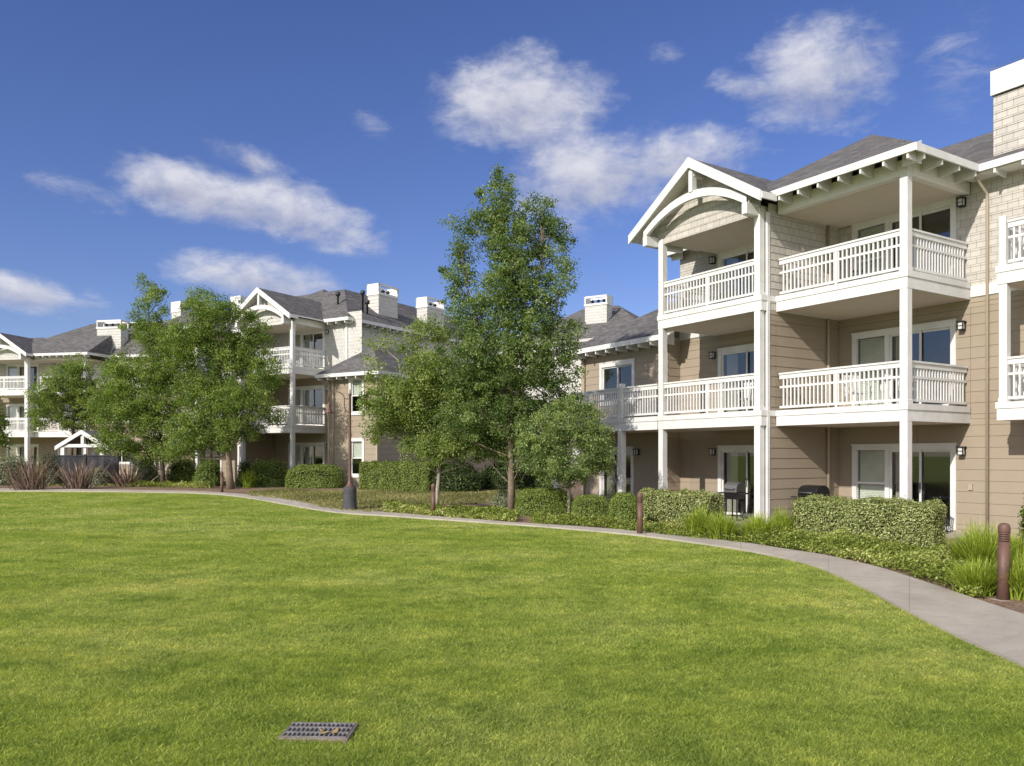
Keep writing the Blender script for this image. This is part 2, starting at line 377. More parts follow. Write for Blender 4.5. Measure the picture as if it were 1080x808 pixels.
def wall(root, name, p0, p1, levels, holes=(), thick=.0):
    """levels: list of (z0,z1,style) ; holes (t0,t1,z0,z1,kind)"""
    wf = WF(p0, p1); mb = MB(); mats = []
    for (z0, z1, st) in levels:
        if st not in mats: mats.append(st)
        hs = [h for h in holes if h[3] > z0 and h[2] < z1]
        row, lip = (.27, .013) if st == 'lap' else (.19, .011)
        wall_faces(mb, wf, 0, wf.len, z0, z1, hs, row, mats.index(st), lip)
    o = mb.build(name, mats, root)
    for h in holes: opening(root, wf, h, None)
    return wf

def railing(root, p0, p1, z, name='railing', trim='white'):
    wf = WF(p0, p1); mb = MB(); Ln = wf.len
    wf.box(mb, 0, Ln, -.055, .055, z + .955, z + 1.0); wf.box(mb, 0, Ln, -.03, .03, z + .84, z + .953)
    wf.box(mb, 0, Ln, -.022, .022, z + .60, z + .655); wf.box(mb, 0, Ln, -.025, .025, z + .07, z + .13)
    n = max(2, int(round(Ln / .118)))
    for i in range(1, n):
        t = Ln * i / n; wf.box(mb, t - .018, t + .018, -.018, .018, z + .131, z + .839)
    for k in range(1, max(1, int(round(Ln / 1.9)))):
        t = Ln * k / max(1, int(round(Ln / 1.9))); wf.box(mb, t - .028, t + .028, -.026, .026, z + .002, z + .845)
    return mb.build(name, trim, root)
def post(root, x, y, z0, z1, w=.19, cap=True):
    mb = MB(); h = w / 2; mb.box(x - h, x + h, y - h, y + h, z0, z1)
    if cap:
        mb.box(x - h - .012, x + h + .012, y - h - .012, y + h + .012, z0, z0 + .10)
    return mb.build('post', 'white', root, bevel=.006)
def deck(root, x0, x1, y0, y1, ztop, h=.39):
    mb = MB(); zb = ztop - h
    mb.box(x0, x1, y0, y1, zb, ztop - .01, 0)
    e = .02                                                # trim boards round the open sides
    mb.box(x0 - e, x1 + e, y0 - e, y0 - .001, ztop - .13, ztop + .012); mb.box(x0 - e, x0 - .001, y0 - .001, y1 - .05, ztop - .13, ztop + .012)
    mb.box(x1 + .001, x1 + e, y0 - .001, y1 - .05, ztop - .13, ztop + .012)
    mb.add([(x0 + .06, y0 + .06, zb - .003), (x1 - .06, y0 + .06, zb - .003), (x1 - .06, y1, zb - .003), (x0 + .06, y1, zb - .003)], [(3, 2, 1, 0)], 1)
    return mb.build('balcony', ['white', 'soffit'], root)
def lantern(root, wf, t, z):
    mb = MB()
    wf.box(mb, t - .06, t + .06, 0, .03, z - .1, z + .1); wf.box(mb, t - .085, t + .085, .03, .2, z + .085, z + .11)
    wf.box(mb, t - .07, t + .07, .045, .185, z - .105, z - .085)
    for i in (-.07, .055):
        for j in (.045, .17): wf.box(mb, t + i, t + i + .015, j, j + .015, z - .085, z + .085)
    wf.box(mb, t - .07, t + .07, .17, .18, z - .01, z + .005)
    o = mb.build('wall_lantern', 'darkmetal', root)
    q = MB(); wf.box(q, t - .05, t + .05, .062, .166, z - .084, z + .084); q.build('glass_shade', 'plastic', o)
def chimney(root, x0, x1, y0, y1, z0, z1, slots=True, solid_end=True, st='shingle'):
    mb = MB(); zc = z1 - .62
    for p0, p1 in (((x0, y0), (x1, y0)), ((x1, y0), (x1, y1)), ((x1, y1), (x0, y1)), ((x0, y1), (x0, y0))):
        wf = WF(p0, p1); wall_faces(mb, wf, 0, wf.len, z0, zc, [], .19, 0, .014)
    o = mb.build('chimney', st, root)
    c = MB(); e = .05; a0, a1, b0, b1 = x0 - e, x1 + e, y0 - e, y1 + e
    if slots:
        c.box(a0, a1, b0, b1, zc - .02, zc + .12)
        for (p0, p1) in (((a0, b0), (a1, b0)), ((a1, b0), (a1, b1)), ((a1, b1), (a0, b1)), ((a0, b1), (a0, b0))):
            wf = WF(p0, p1)
            short = wf.len < (a1 - a0 + b1 - b0) / 2 - .05
            if short and solid_end: wf.box(c, 0, wf.len, -.06, 0, zc + .121, z1 - .131)
            else:
                wf.box(c, 0, .12, -.06, 0, zc + .121, z1 - .131); wf.box(c, wf.len - .12, wf.len, -.06, 0, zc + .121, z1 - .131)
        q = MB()
        for p0, p1 in (((a0, b0), (a1, b0)), ((a1, b0), (a1, b1)), ((a1, b1), (a0, b1)), ((a0, b1), (a0, b0))):
            WF(p0, p1).box(c, 0, WF(p0, p1).len, -.07, 0, z1 - .13, z1)
        n = 3
        for i in range(n):
            if (a1 - a0) > (b1 - b0): cx, cy = a0 + (a1 - a0) * (i + 1) / (n + 1), (b0 + b1) / 2
            else: cx, cy = (a0 + a1) / 2, b0 + (b1 - b0) * (i + 1) / (n + 1)
            q.lathe([(.09, zc + .1), (.09, zc + .3), (.15, zc + .32), (.03, zc + .44)], (cx, cy), 10)
        q.build('flue', 'galv', o)
    else:
        c.box(a0, a1, b0, b1, zc + .05, z1)
    c.build('chimney_cap', 'white', o)
    return o
def roof(root, polys, t=.06, name='roof'):
    mb = MB()
    for p in polys: mb.slab([tuple(q) for q in p], t, 0, 1)
    return mb.build(name, ['roof', 'whitesoffit'], root)
def fascia(root, pts, h=.24, ro=None):
    mb = MB()
    for a, b in zip(pts[:-1], pts[1:]):
        a = Vector(a); b = Vector(b); d = (b - a).normalized()
        mb.beam(a + Vector((0, 0, .0)), b + Vector((0, 0, .0)), .045, h * .85)
    return mb.build('fascia', 'white', ro or root)
def tails(ro, p0, p1, inward, z, step=.61, ln=.5):          # rafter ends under an eave
    p0 = Vector((*p0, 0)); p1 = Vector((*p1, 0)); d = (p1 - p0); n = int(d.length / step); d.normalize(); iv = Vector((*inward, 0)).normalized()
    for i in range(n + 1):
        c = p0 + d * (.15 + i * (p1 - p0 - d * .3).length / max(n, 1)); mb = MB()
        a = c + iv * -.012; b = c + iv * ln
        q = d * .024
        zt0 = z - .10; zt1 = z - .075 + .6 * (ln - .03)
        V = lambda v, k: v + Vector((0, 0, k))
        vs = [V(a - q, zt0), V(a + q, zt0), V(b + q, zt1), V(b - q, zt1), V(a - q, zt0 - .19), V(a + q, zt0 - .19), V(b + q, zt0 - .22), V(b - q, zt0 - .22)]
        mb.add(vs, [(0, 1, 2, 3), (7, 6, 5, 4), (0, 4, 5, 1), (1, 5, 6, 2), (2, 6, 7, 3), (3, 7, 4, 0)])
        mb.build('rafter_tail', 'white', ro)
def gutterpipe(root, pts, r=.038, mt='corner'):
    mb = MB(); mb.tube(pts, r, 8); return mb.build('drainpipe', mt, root)

def gable(root, xc, half, yf, yb, ze, pitch, wall_y, arch=True, st='shingle', ceil=None):
    """front gable over a balcony: roof planes, rakes, arched brace, king post, shingled triangle"""
    zp = ze + half * pitch
    ro = roof(root, [[(xc - half, yf, ze), (xc, yf, zp), (xc, yb, zp), (xc - half, yb, ze)],
                     [(xc, yf, zp), (xc + half, yf, ze), (xc + half, yb, ze), (xc, yb, zp)]], .07)
    mb = MB()
    for sgn in (-1, 1):
        a = (xc + sgn * (half + .0), yf - .005, ze - .10); b = (xc, yf - .005, zp - .10)
        # rake board: parallelogram prism
        vs = [(a[0], yf - .05, ze + .02), (xc, yf - .05, zp + .02), (xc, yf - .05, zp - .27), (a[0] - sgn * .0, yf - .05, ze - .25)]
        vs += [(x, yf, z) for x, y, z in vs]
        mb.add(vs, [(0, 1, 2, 3), (7, 6, 5, 4), (0, 4, 5, 1), (1, 5, 6, 2), (2, 6, 7, 3), (3, 7, 4, 0)])
    mb.build('rake_board', 'white', ro)
    for sgn in (-1, 1): fascia(root, [(xc + sgn * half, yf, ze - .09), (xc + sgn * half, min(yb, wall_y), ze - .09)], .2, ro)
    # brackets: beam ends carrying the rake at each side
    for sgn in (-1, 1):
        q = MB(); q.box(xc + sgn * (half - .62) - .09, xc + sgn * (half - .62) + .09, yf + .06, wall_y + 1.0, ze - .42, ze - .13)
        q.build('beam', 'white', root, bevel=.01)
    if arch:
        q = MB(); n = 18; W = half - .55; y0, y1 = yf + .07, yf + .17
        zb0 = ze - .10; ri = pitch * half * .42
        top = []; bot = []
        for i in range(n + 1):
            t = -1 + 2 * i / n; x = xc + W * t; z = zb0 + ri * (1 - t * t)
            top.append((x, z + .12)); bot.append((x, z - .10))
        for i in range(n):
            vs = [(bot[i][0], y0, bot[i][1]), (bot[i + 1][0], y0, bot[i + 1][1]), (top[i + 1][0], y0, top[i + 1][1]), (top[i][0], y0, top[i][1])]
            vs += [(x, y1, z) for x, y, z in vs]
            q.add(vs, [(0, 1, 2, 3), (7, 6, 5, 4), (0, 4, 5, 1), (2, 6, 7, 3)])
        q.build('arched_brace', 'white', ro)
        q = MB(); q.box(xc - .07, xc + .07, yf + .04, yf + .21, zb0 + ri + .1, zp - .2)
        q.box(xc - .085, xc + .085, yf + .1, wall_y + .02, zp - .5, zp - .3); q.build('king_post', 'white', ro)
    # shingled triangle
    wf = WF((xc - half + .5, wall_y), (xc + half - .5, wall_y)); mb = MB(); W = wf.len; z0 = ze - .36; k = 0
    n = int((zp - z0) / .19) + 1
    for i in range(n):
        z = z0 + i * .19; z2 = z + .19
        def hw(zz): return max(0.0, min(W / 2, (zp - .08 - zz) / pitch))
        a, b = hw(z), hw(z2)
        if a <= 0: break
        mb.add([wf.P(W / 2 - a, .016, z), wf.P(W / 2 + a, .016, z), wf.P(W / 2 + b, .002, z2), wf.P(W / 2 - b, .002, z2)], [(0, 1, 2, 3)])
        mb.add([wf.P(W / 2 - a, .002, z), wf.P(W / 2 + a, .002, z), wf.P(W / 2 + a, .016, z), wf.P(W / 2 - a, .016, z)], [(0, 1, 2, 3)])
    mb.build('gable_wall', st, root)
    return ro
def ceiling(root, x0, x1, y0, y1, z):
    mb = MB(); mb.box(x0, x1, y0, y1, z, z + .05); return mb.build('ceiling', 'soffit', root)

F1, F2, F3, ZC = -.2, 2.86, 5.87, 8.06
def door_z(f): return f + .04, f + 2.05

# ------------------------------------------------------------------ BUILDING A (near, right)
A = empty('apartment_building', (AP[0], AP[1], 0), math.atan2(AU[1], AU[0]))
tag(A, 'near tan three storey apartment block with big white corner balconies, filling the right side', 'building', 'apartment buildings')
Lv = [(-.45, 5.50, 'lap'), (5.50, 8.75, 'shingle')]
def A2W(x, y): return (AP[0] + .536 * x + .844 * y, AP[1] - .844 * x + .536 * y)
# back wall of the corner balconies and the blank wall beyond it
hs = []
for f in (F1, F2, F3):
    u, w = door_z(f); hs.append((.56, 3.2, u, w, 'combo'))
for f in (F1, F2, F3):
    u, w = door_z(f); hs.append((5.6, 7.5, u, w, 'slider'))
wfA = wall(A, 'wall', (-3.66, 2.65), (9.5, 2.65), Lv, hs)
for f in (F1, F2, F3): lantern(A, wfA, 3.66 - .17, f + 2.0)
# partition between the two balcony stacks
wall(A, 'wall', (-3.66, -.30), (-3.66, 2.65), [(-.45, 5.50, 'lap'), (5.50, 8.3, 'shingle')])
wall(A, 'wall', (-3.95, 1.9), (-3.95, -.30), [(-.45, 5.50, 'lap'), (5.50, 8.3, 'shingle')])
q = MB(); q.box(-3.70, -3.635, -.35, -.25, F1 - .2, ZC); q.build('corner_trim', 'white', A); q = MB(); q.box(-3.95, -3.701, -.31, -.29, F1 - .2, ZC); q.build('corner_trim', 'corner', A)
# wall behind the gabled balconies
hs = []
for f in (F1, F2, F3):
    u, w = door_z(f); hs.append((9.15 - 7.33, 9.15 - 5.35, u, w, 'slider'))
wfB = wall(A, 'wall', (-9.15, 1.9), (-3.95, 1.9), [(-.45, 5.50, 'lap'), (5.50, 8.75, 'shingle')], hs)
for f in (F1, F2, F3): lantern(A, wfB, 9.15 - 7.62, f + 2.0)
wall(A, 'wall', (-9.15, 9.5), (-9.15, 1.9), [(4.5, 5.5, 'lap'), (5.5, 8.75, 'shingle')])
# two storey wing
wall(A, 'wall', (-9.15, 1.35), (-9.15, 1.9), [(-.45, 5.6, 'lap')])
u1, w1 = door_z(F1); u2, w2 = door_z(F2)
wfW = wall(A, 'wall', (-13.75, 1.35), (-9.15, 1.35), [(-.45, 5.75, 'lap')],
           [(13.75 - 12.6, 13.75 - 10.95, u1, w1, 'slider'), (13.75 - 12.6, 13.75 - 10.9, F2 + .75, w2, 'window')])
lantern(A, wfW, 13.75 - 10.62, F1 + 2.0)
wall(A, 'wall', (-13.75, 9.5), (-13.75, 1.35), [(-.45, 5.6, 'lap')])
wall(A, 'wall', (9.5, 2.65), (9.5, 10), Lv)
# painted boards
q = MB(); wfA.box(q, 3.67, wfA.len, .002, .04, 5.53, 5.80); q.build('band_board', 'white', A)
q = MB(); wfB.box(q, .0, 1.55, .002, .04, 5.53, 5.80); q.build('band_board', 'white', A)

q = MB(); q.box(-13.8, -13.64, 1.3, 1.5, -.45, 5.5); q.build('corner_trim', 'corner', A)
# decks
deck(A, -3.64, 0, 0, 2.64, F2); deck(A, -3.64, 0, 0, 2.64, F3)
deck(A, -7.56, -3.66, -.56, 1.89, F2); deck(A, -7.56, -3.66, -.56, 1.89, F3)
deck(A, -13.1, -7.59, -.56, 1.34, F2)
deck(A, 1.23, 7.8, 1.4, 2.64, F2); deck(A, 1.23, 7.8, 1.4, 2.64, F3)
q = MB(); q.box(-13.2, .35, -.75, 2.7, -.6, F1 - .005); pat = q.build('patio', 'concrete', None)
pat.location = A.location; pat.rotation_euler = A.rotation_euler; tag(pat, kind='structure')
# posts
e = .10
for z0, z1 in ((F1 - .2, F2 - .39), (F2, F3 - .39), (F3, ZC + .1)):
    post(A, -e, e, z0, z1)
    post(A, -3.81, -.56 + e, z0, z1, .19)
    post(A, -7.56 + e, -.56 + e, z0, z1)
post(A, -9.35, -.56 + e, F1 - .2, F2 - .39); post(A, -9.35, -.56 + e, F2, F2 + 1.12, .16)
post(A, -12.9, -.56 + e, F1 - .2, F2 - .39); post(A, -12.9, -.56 + e, F2, F2 + 1.12, .16)
post(A, 1.35, 1.5, F2, F3 - .39, .17); post(A, 1.33, 1.5, F3, F3 + 1.12, .14)
for f in (F2, F3):
    railing(A, (-3.6, e), (-.2, e), f); railing(A, (-e, .2), (-e, 2.6), f)
    railing(A, (-7.36, -.56 + e), (-3.91, -.56 + e), f); railing(A, (-7.56 + e, 1.85), (-7.56 + e, -.36), f) if f == F3 else None
    railing(A, (1.43, 1.5), (7.7, 1.5), f)
    railing(A, (1.33, 1.58), (1.33, 2.6), f)
railing(A, (-9.27, -.56 + e), (-7.66, -.56 + e), F2); railing(A, (-12.82, -.56 + e), (-9.43, -.56 + e), F2)
# ceilings and eave beams
ceiling(A, -3.64, -.05, .05, 2.6, ZC); ceiling(A, -7.5, -3.7, -.5, 1.88, ZC)
q = MB(); q.box(-3.6, .0, .0, .19, ZC - .02, ZC + .34); q.build('beam', 'whitesoffit', A, bevel=.01)
q = MB(); q.box(-.19, -.002, .192, 2.62, ZC - .02, ZC + .34); q.build('beam', 'whitesoffit', A, bevel=.01)
# roofs
ze, zp = 8.50, 10.36
ro = roof(A, [[(.5, -.5, ze), (-2.6, 2.6, zp), (-4.5, .7, 9.22), (-4.5, -.5, ze)],
              [(-4.5, .7, 9.22), (-2.6, 2.6, zp), (-2.6, 5.15, zp), (-4.5, 5.15, 9.22)],
              [(.5, -.5, ze), (.5, 2.05, ze), (-2.6, 5.15, zp), (-2.6, 2.6, zp)],
              [(.5, 2.05, ze), (10, 2.05, ze), (10, 5.15, zp), (-2.6, 5.15, zp)],
              [(-2.6, 5.15, zp), (10, 5.15, zp), (10, 8.25, ze), (-9.4, 8.25, ze), (-5.7, 5.15, zp)],
              [(-9.4, 1.45, ze), (-2.6, 1.45, ze), (-2.6, 5.15, zp), (-5.7, 5.15, zp)],
              [(-9.4, 1.45, ze), (-5.7, 5.15, zp), (-9.4, 8.25, ze)]])
fascia(A, [(-3.4, -.5, ze - .09), (.5, -.5, ze - .09), (.5, 2.05, ze - .09), (10, 2.05, ze - .09)], .2, ro)
fascia(A, [(-9.4, 8.25, ze - .09), (-9.4, 1.45, ze - .09), (-8.2, 1.45, ze - .09)], .2, ro)
tails(ro, (-3.3, -.48), (.45, -.48), (0, 1), ze); tails(ro, (.48, -.3), (.48, 2.1), (-1, 0), ze); tails(ro, (.7, 2.07), (9.5, 2.07), (0, 1), ze)
tails(ro, (-9.38, 1.6), (-9.38, 4.5), (1, 0), ze)
gable(A, -5.755, 2.53, -1.06, 3.6, 8.37, .635, -.50)
q = MB(); q.box(.06, 10, 2.1, 2.66, 8.30, 8.34); q.build('soffit', 'whitesoffit', A)
chimney(A, .66, 2.3, 2.4, 3.3, 8.5, 10.7, slots=False)
q = MB()
for i in range(14):
    x = .66 + i * .12
    for k in (-1, 0, 1): q.tube([(x, 2.4, 10.7), (x + k * .04, 2.4 + k * .02, 10.83)], .003, 3)
q.build('bird_spikes', 'greymetal', A)
ro = roof(A, [[(-14.25, .8, 5.62), (-8.5, .8, 5.62), (-8.5, 6.3, 8.9), (-11.3, 3.75, 7.39), (-11.0, 6.3, 8.9)][:4],
              [(-8.5, 6.3, 8.92), (-9.2, 6.3, 8.92), (-11.6, 3.45, 7.21), (-11.3, 3.75, 7.39)],
              [(-14.25, .8, 5.62), (-9.0, 6.05, 8.77), (-9.0, 9.8, 8.77), (-14.25, 9.8, 5.62)]])
fascia(A, [(-14.25, 9.8, 5.53), (-14.25, .8, 5.53), (-8.6, .8, 5.53)], .2, ro)
tails(ro, (-14.2, .82), (-8.7, .82), (0, 1), 5.62); tails(ro, (-14.23, 1.0), (-14.23, 8), (1, 0), 5.62)
gutterpipe(A, [(.42, 2.02, 8.3), (.42, 2.1, 8.2), (.42, 2.56, 7.95), (.42, 2.585, 7.8), (.42, 2.585, -.2)], .036, 'corner')
gutterpipe(A, [(-13.6, .85, 5.45), (-13.6, 1.25, 5.2), (-13.6, 1.28, 5.0), (-13.6, 1.28, -.2)], .036, 'corner')
gutterpipe(A, [(-3.59, 2.1, ZC), (-3.59, 2.1, -.2)], .036, 'corner')
for f in (F2,):
    q = MB(); wfA.box(q, 3.62, 3.72, .02, .05, F1 + 1.05, F1 + 1.2); q.build('socket_box', 'corner', A)

# ------------------------------------------------------------------ BUILDING B (middle left)
BP = (-11.15, 41.0); BZ = .38
B = empty('apartment_building', (BP[0], BP[1], BZ), math.atan2(-.517, .856))
tag(B, 'pale three storey block in the left middle, with a two storey tan wing', 'building', 'apartment buildings')
LB = [(-.6, 5.50, 'lap'), (5.50, 8.8, 'pale_shingle')]
hs = []
for f in (F1, F2, F3):
    u, w = door_z(f); hs += [(13 - 2.7, 13 - .2, u, w, 'combo'), (2.6, 4.6, u, w, 'slider')]
hs += [(6.2, 7.0, F1 + .7, F1 + 2.05, 'window'), (6.2, 7.0, F2 + .7, F2 + 2.05, 'window')]
w_ = wall(B, 'wall', (-13, 2.4), (2.5, 2.4), LB, hs)
for f in (F1, F2, F3): lantern(B, w_, 13.12, f + 2.0)
wall(B, 'wall', (1.5, 2.41), (1.5, 16), [(5.0, 5.5, 'lap'), (5.5, 8.8, 'pale_shingle')])
wall(B, 'wall', (-13, 12), (-13, 2.4), LB)
hs = [(1.45, 2.2, F1 + .55, F1 + 2.2, 'window'), (1.45, 2.2, F2 + .5, F2 + 2.15, 'window')]
wall(B, 'wall', (2.4, .1), (5.5, .1), [(-.6, 5.3, 'lap')], hs)
wall(B, 'wall', (5.5, .1), (5.5, 13), [(-.6, 5.3, 'lap')])
wall(B, 'wall', (2.4, 2.4), (2.4, .1), [(-.6, 5.3, 'lap')])
q = MB(); q.box(5.44, 5.53, .06, .17, -.5, 5.2); q.build('corner_trim', 'corner', B); q = MB(); q.box(2.36, 2.46, .05, .16, -.5, 5.2); q.build('corner_trim', 'corner', B)
q = MB(); q.box(1.42, 1.54, 2.34, 2.5, 5.5, 8.3); q.build('corner_trim', 'white', B)
for x0, x1 in ((-3.9, 0), (-11.3, -7.4)):
    for f in (F2, F3):
        deck(B, x0, x1, 0, 2.39, f); railing(B, (x0 + .2, e), (x1 - .2, e), f); railing(B, (x1 - e, .2), (x1 - e, 2.36), f)
        if x0 > -5: railing(B, (x0 + e, 2.36), (x0 + e, .2), f)
    for z0, z1 in ((F1 - .3, F2 - .39), (F2, F3 - .39), (F3, ZC + .1)):
        post(B, x0 + e, e, z0, z1); post(B, x1 - e, e, z0, z1)
ceiling(B, -3.85, -.05, .05, 2.38, ZC); ceiling(B, -11.25, -7.45, .05, 2.38, ZC)
wall(B, 'wall', (-3.9, .25), (-3.9, 2.4), [(-.6, 5.50, 'lap'), (5.50, 8.2, 'pale_shingle')])
q = MB(); q.box(-.15, -.002, .2, 2.38, ZC - .02, ZC + .3); q.box(-11.3, -7.4, .0, .18, ZC - .02, ZC + .3); q.build('beam', 'whitesoffit', B)
ze, pt = 8.47, .68; zp = ze + 3.5 * pt
ro = roof(B, [[(2, 1.9, ze), (-1.5, 5.4, zp), (-10, 5.4, zp), (-13.5, 1.9, ze)],
              [(2, 1.9, ze), (2, 16, ze), (-1.5, 16, zp), (-1.5, 5.4, zp)],
              [(-1.5, 5.4, zp), (-1.5, 16, zp), (-5, 16, ze), (-5, 8.9, ze), (-1.5, 5.4, zp)][:4],
              [(-1.5, 5.4, zp), (-4.8, 8.7, ze), (-13.5, 8.9, ze), (-10, 5.4, zp)],
              [(-13.5, 1.9, ze), (-10, 5.4, zp), (-13.5, 8.9, ze)]])
fascia(B, [(-13.5, 8.9, ze - .09), (-13.5, 1.9, ze - .09), (-11.6, 1.9, ze - .09)], .2, ro)
fascia(B, [(-7.1, 1.9, ze - .09), (-4.4, 1.9, ze - .09)], .2, ro)
fascia(B, [(.3, 1.9, ze - .09), (2, 1.9, ze - .09), (2, 16, ze - .09)], .2, ro)
tails(ro, (.4, 1.92), (1.9, 1.92), (0, 1), ze); tails(ro, (1.98, 2.1), (1.98, 14), (-1, 0), ze)
roof(B, [[(-11.8, -.5, ze), (-6.9, -.5, ze), (-6.9, 2.2, ze + .02), (-9.35, 4.6, zp - .3), (-11.8, 2.2, ze + .02)]][:0] +
     [[(-11.8, -.5, ze), (-6.9, -.5, ze), (-9.35, 1.95, ze + 1.6)], [(-6.9, -.5, ze), (-6.9, 3.0, ze), (-9.35, 4.5, ze + 1.6), (-9.35, 1.95, ze + 1.6)],
      [(-9.35, 1.95, ze + 1.6), (-9.35, 4.5, ze + 1.6), (-11.8, 3.0, ze), (-11.8, -.5, ze)]])
fascia(B, [(-11.8, 2.0, ze - .09), (-11.8, -.5, ze - .09), (-6.9, -.5, ze - .09), (-6.9, 2.0, ze - .09)], .2, ro)
gable(B, -2.0, 2.35, -.5, 4.6, 8.40, .66, .04, st='pale_shingle')
q = MB(); q.slab([(-4.2, 7.2, zp + .45), (-1.9, 5.7, ze + 2.0), (-3.4, 4.6, ze + 2.1), (-5.6, 5.0, zp - .3)], .06); q.v = []; q.f = []; q.m = []; q.sm = []
roof(B, [[(-5.6, 4.3, ze + 1.6), (-2.2, 4.3, ze + 1.6), (-3.7, 6.0, zp + .35)], [(-2.2, 4.3, ze + 1.6), (-2.2, 8, ze + 1.6), (-3.7, 6.0, zp + .35)],
         [(-2.2, 8, ze + 1.6), (-5.6, 8, ze + 1.6), (-3.7, 6, zp + .35)], [(-5.6, 8, ze + 1.6), (-5.6, 4.3, ze + 1.6), (-3.7, 6.0, zp + .35)]])
wz = 5.27
ro = roof(B, [[(1.95, -.4, wz), (5.98, -.4, wz), (3.95, 1.65, wz + 1.5)], [(5.98, -.4, wz), (5.98, 13.3, wz), (3.95, 13.3, wz + 1.5), (3.95, 1.65, wz + 1.5)],
              [(1.53, 2.35, wz + .5), (1.95, -.4, wz), (3.95, 1.65, wz + 1.5), (3.95, 13.3, wz + 1.5), (1.53, 13.3, wz + .5)]])
fascia(B, [(1.95, 2.0, wz - .09), (1.95, -.4, wz - .09), (5.98, -.4, wz - .09), (5.98, 13.3, wz - .09)], .2, ro)
tails(ro, (2.0, -.38), (5.95, -.38), (0, 1), wz); tails(ro, (5.96, -.2), (5.96, 10), (-1, 0), wz)
gutterpipe(B, [(2.75, .02, 5.15), (2.75, .03, -.4)], .035, 'corner')
gutterpipe(B, [(1.56, 2.55, 8.3), (1.56, 2.55, 5.9)], .035, 'white')
chimney(B, .1, .9, 5.6, 7.25, 8.9, 10.98, st='pale_shingle'); chimney(B, .1, .9, 10.1, 11.8, 8.9, 10.98, st='pale_shingle')
chimney(B, -9.3, -8.45, 3.9, 5.5, 8.5, 10.95, st='pale_shingle'); chimney(B, -12.3, -11.45, 1.95, 3.6, 7.4, 10.6, st='pale_shingle')
def vent(par, x, y, z, h=.55):
    mb = MB(); mb.lathe([(.05, z - .4), (.05, z + h), (.12, z + h), (.14, z + h + .1), (.12, z + h + .2), (.02, z + h + .24)], (x, y), 10); mb.build('roof_vent', 'galv', par)
vent(B, -.2, 3.5, ze + 1.1, .45); vent(B, 1.2, 4.3, ze + .6, .5); vent(B, 1.05, 4.1, ze + .65, .95)

# ------------------------------------------------------------------ BUILDING C (far left)
CP = (-34.9, 58.0)
C_ = empty('apartment_building', (*CP, .53), math.radians(-11.3))
tag(C_, 'farthest left apartment block, cut by the left edge, behind the small pavilion', 'building', 'apartment buildings')
hs = []
for f in (F1, F2, F3):
    u, w = door_z(f); hs += [(8.0, 10.6, u, w, 'combo'), (12.5, 14.5, u, w, 'slider'), (17, 18.5, f + .8, w, 'window')]
wall(C_, 'wall', (-12, 2.6), (12.5, 2.6), LB, hs)
wall(C_, 'wall', (12.5, 2.6), (12.5, 12), LB)
for (x0, x1) in ((-4.0, .1), (.13, 4.4), (-9.5, -5.0)):
    for f in (F2, F3):
        deck(C_, x0, x1, 0 if x0 < .1 else .6, 2.59, f)
        railing(C_, (x0 + .2, e if x0 < .1 else .7), (x1 - .2, e if x0 < .1 else .7), f)
    for z0, z1 in ((F1 - .3, F2 - .39), (F2, F3 - .39), (F3, ZC + .1)):
        post(C_, x1 - .12, e if x0 < .1 else .7, z0, z1, .26 if x0 < .1 else .2)
        if x0 != .13: post(C_, x0 + .12, e, z0, z1, .22)
    ceiling(C_, x0, x1, .05 if x0 < .1 else .7, 2.55, ZC)
ze = 8.47; zp = ze + 2.85
q = MB(); q.box(.1, 4.3, .62, .8, ZC - .02, ZC + .3); q.build('beam', 'whitesoffit', C_)
ro = roof(C_, [[(-2.9, .1, ze), (4.9, .1, ze), (4.9, 2.0, ze + .03), (13, 2.0, ze + .03), (13, 4.7, zp), (1.7, 4.7, zp)][:2] + [(4.9, 4.7, zp), (1.7, 4.7, zp)],
               [(4.9, 2.0, ze), (13, 2.0, ze), (13, 4.7, zp - .3), (4.9, 4.7, zp - .3)], [(4.9, .1, ze), (5.1, 2.0, ze), (4.9, 4.7, zp)],
               [(-2.9, .1, ze), (1.7, 4.7, zp), (-2.9, 9.3, ze)], [(1.7, 4.7, zp), (13, 4.7, zp), (13, 9.3, ze), (-2.9, 9.3, ze)],
               [(-14, .1, ze), (-1, .1, ze), (-1, 2.8, 10.05), (-14, 2.8, 10.05)], [(-14, 2.8, 10.05), (-1, 2.8, 10.05), (-1, 5.5, ze), (-14, 5.5, ze)]])
fascia(C_, [(.4, .1, ze - .09), (4.9, .1, ze - .09), (5.0, 2.0, ze - .09), (13, 2.0, ze - .09)], .2, ro)
tails(ro, (.5, .12), (4.8, .12), (0, 1), ze); tails(ro, (5.1, 2.02), (12.9, 2.02), (0, 1), ze)
gable(C_, -1.85, 2.35, -.55, 4.6, 8.42, .66, .04, st='pale_shingle')
gable(C_, -7.3, 2.6, -.55, 4.6, 8.42, .66, .04, st='pale_shingle')
chimney(C_, 3.7, 5.7, 2.6, 3.4, 8.0, 11.15, st='pale_shingle', solid_end=False)

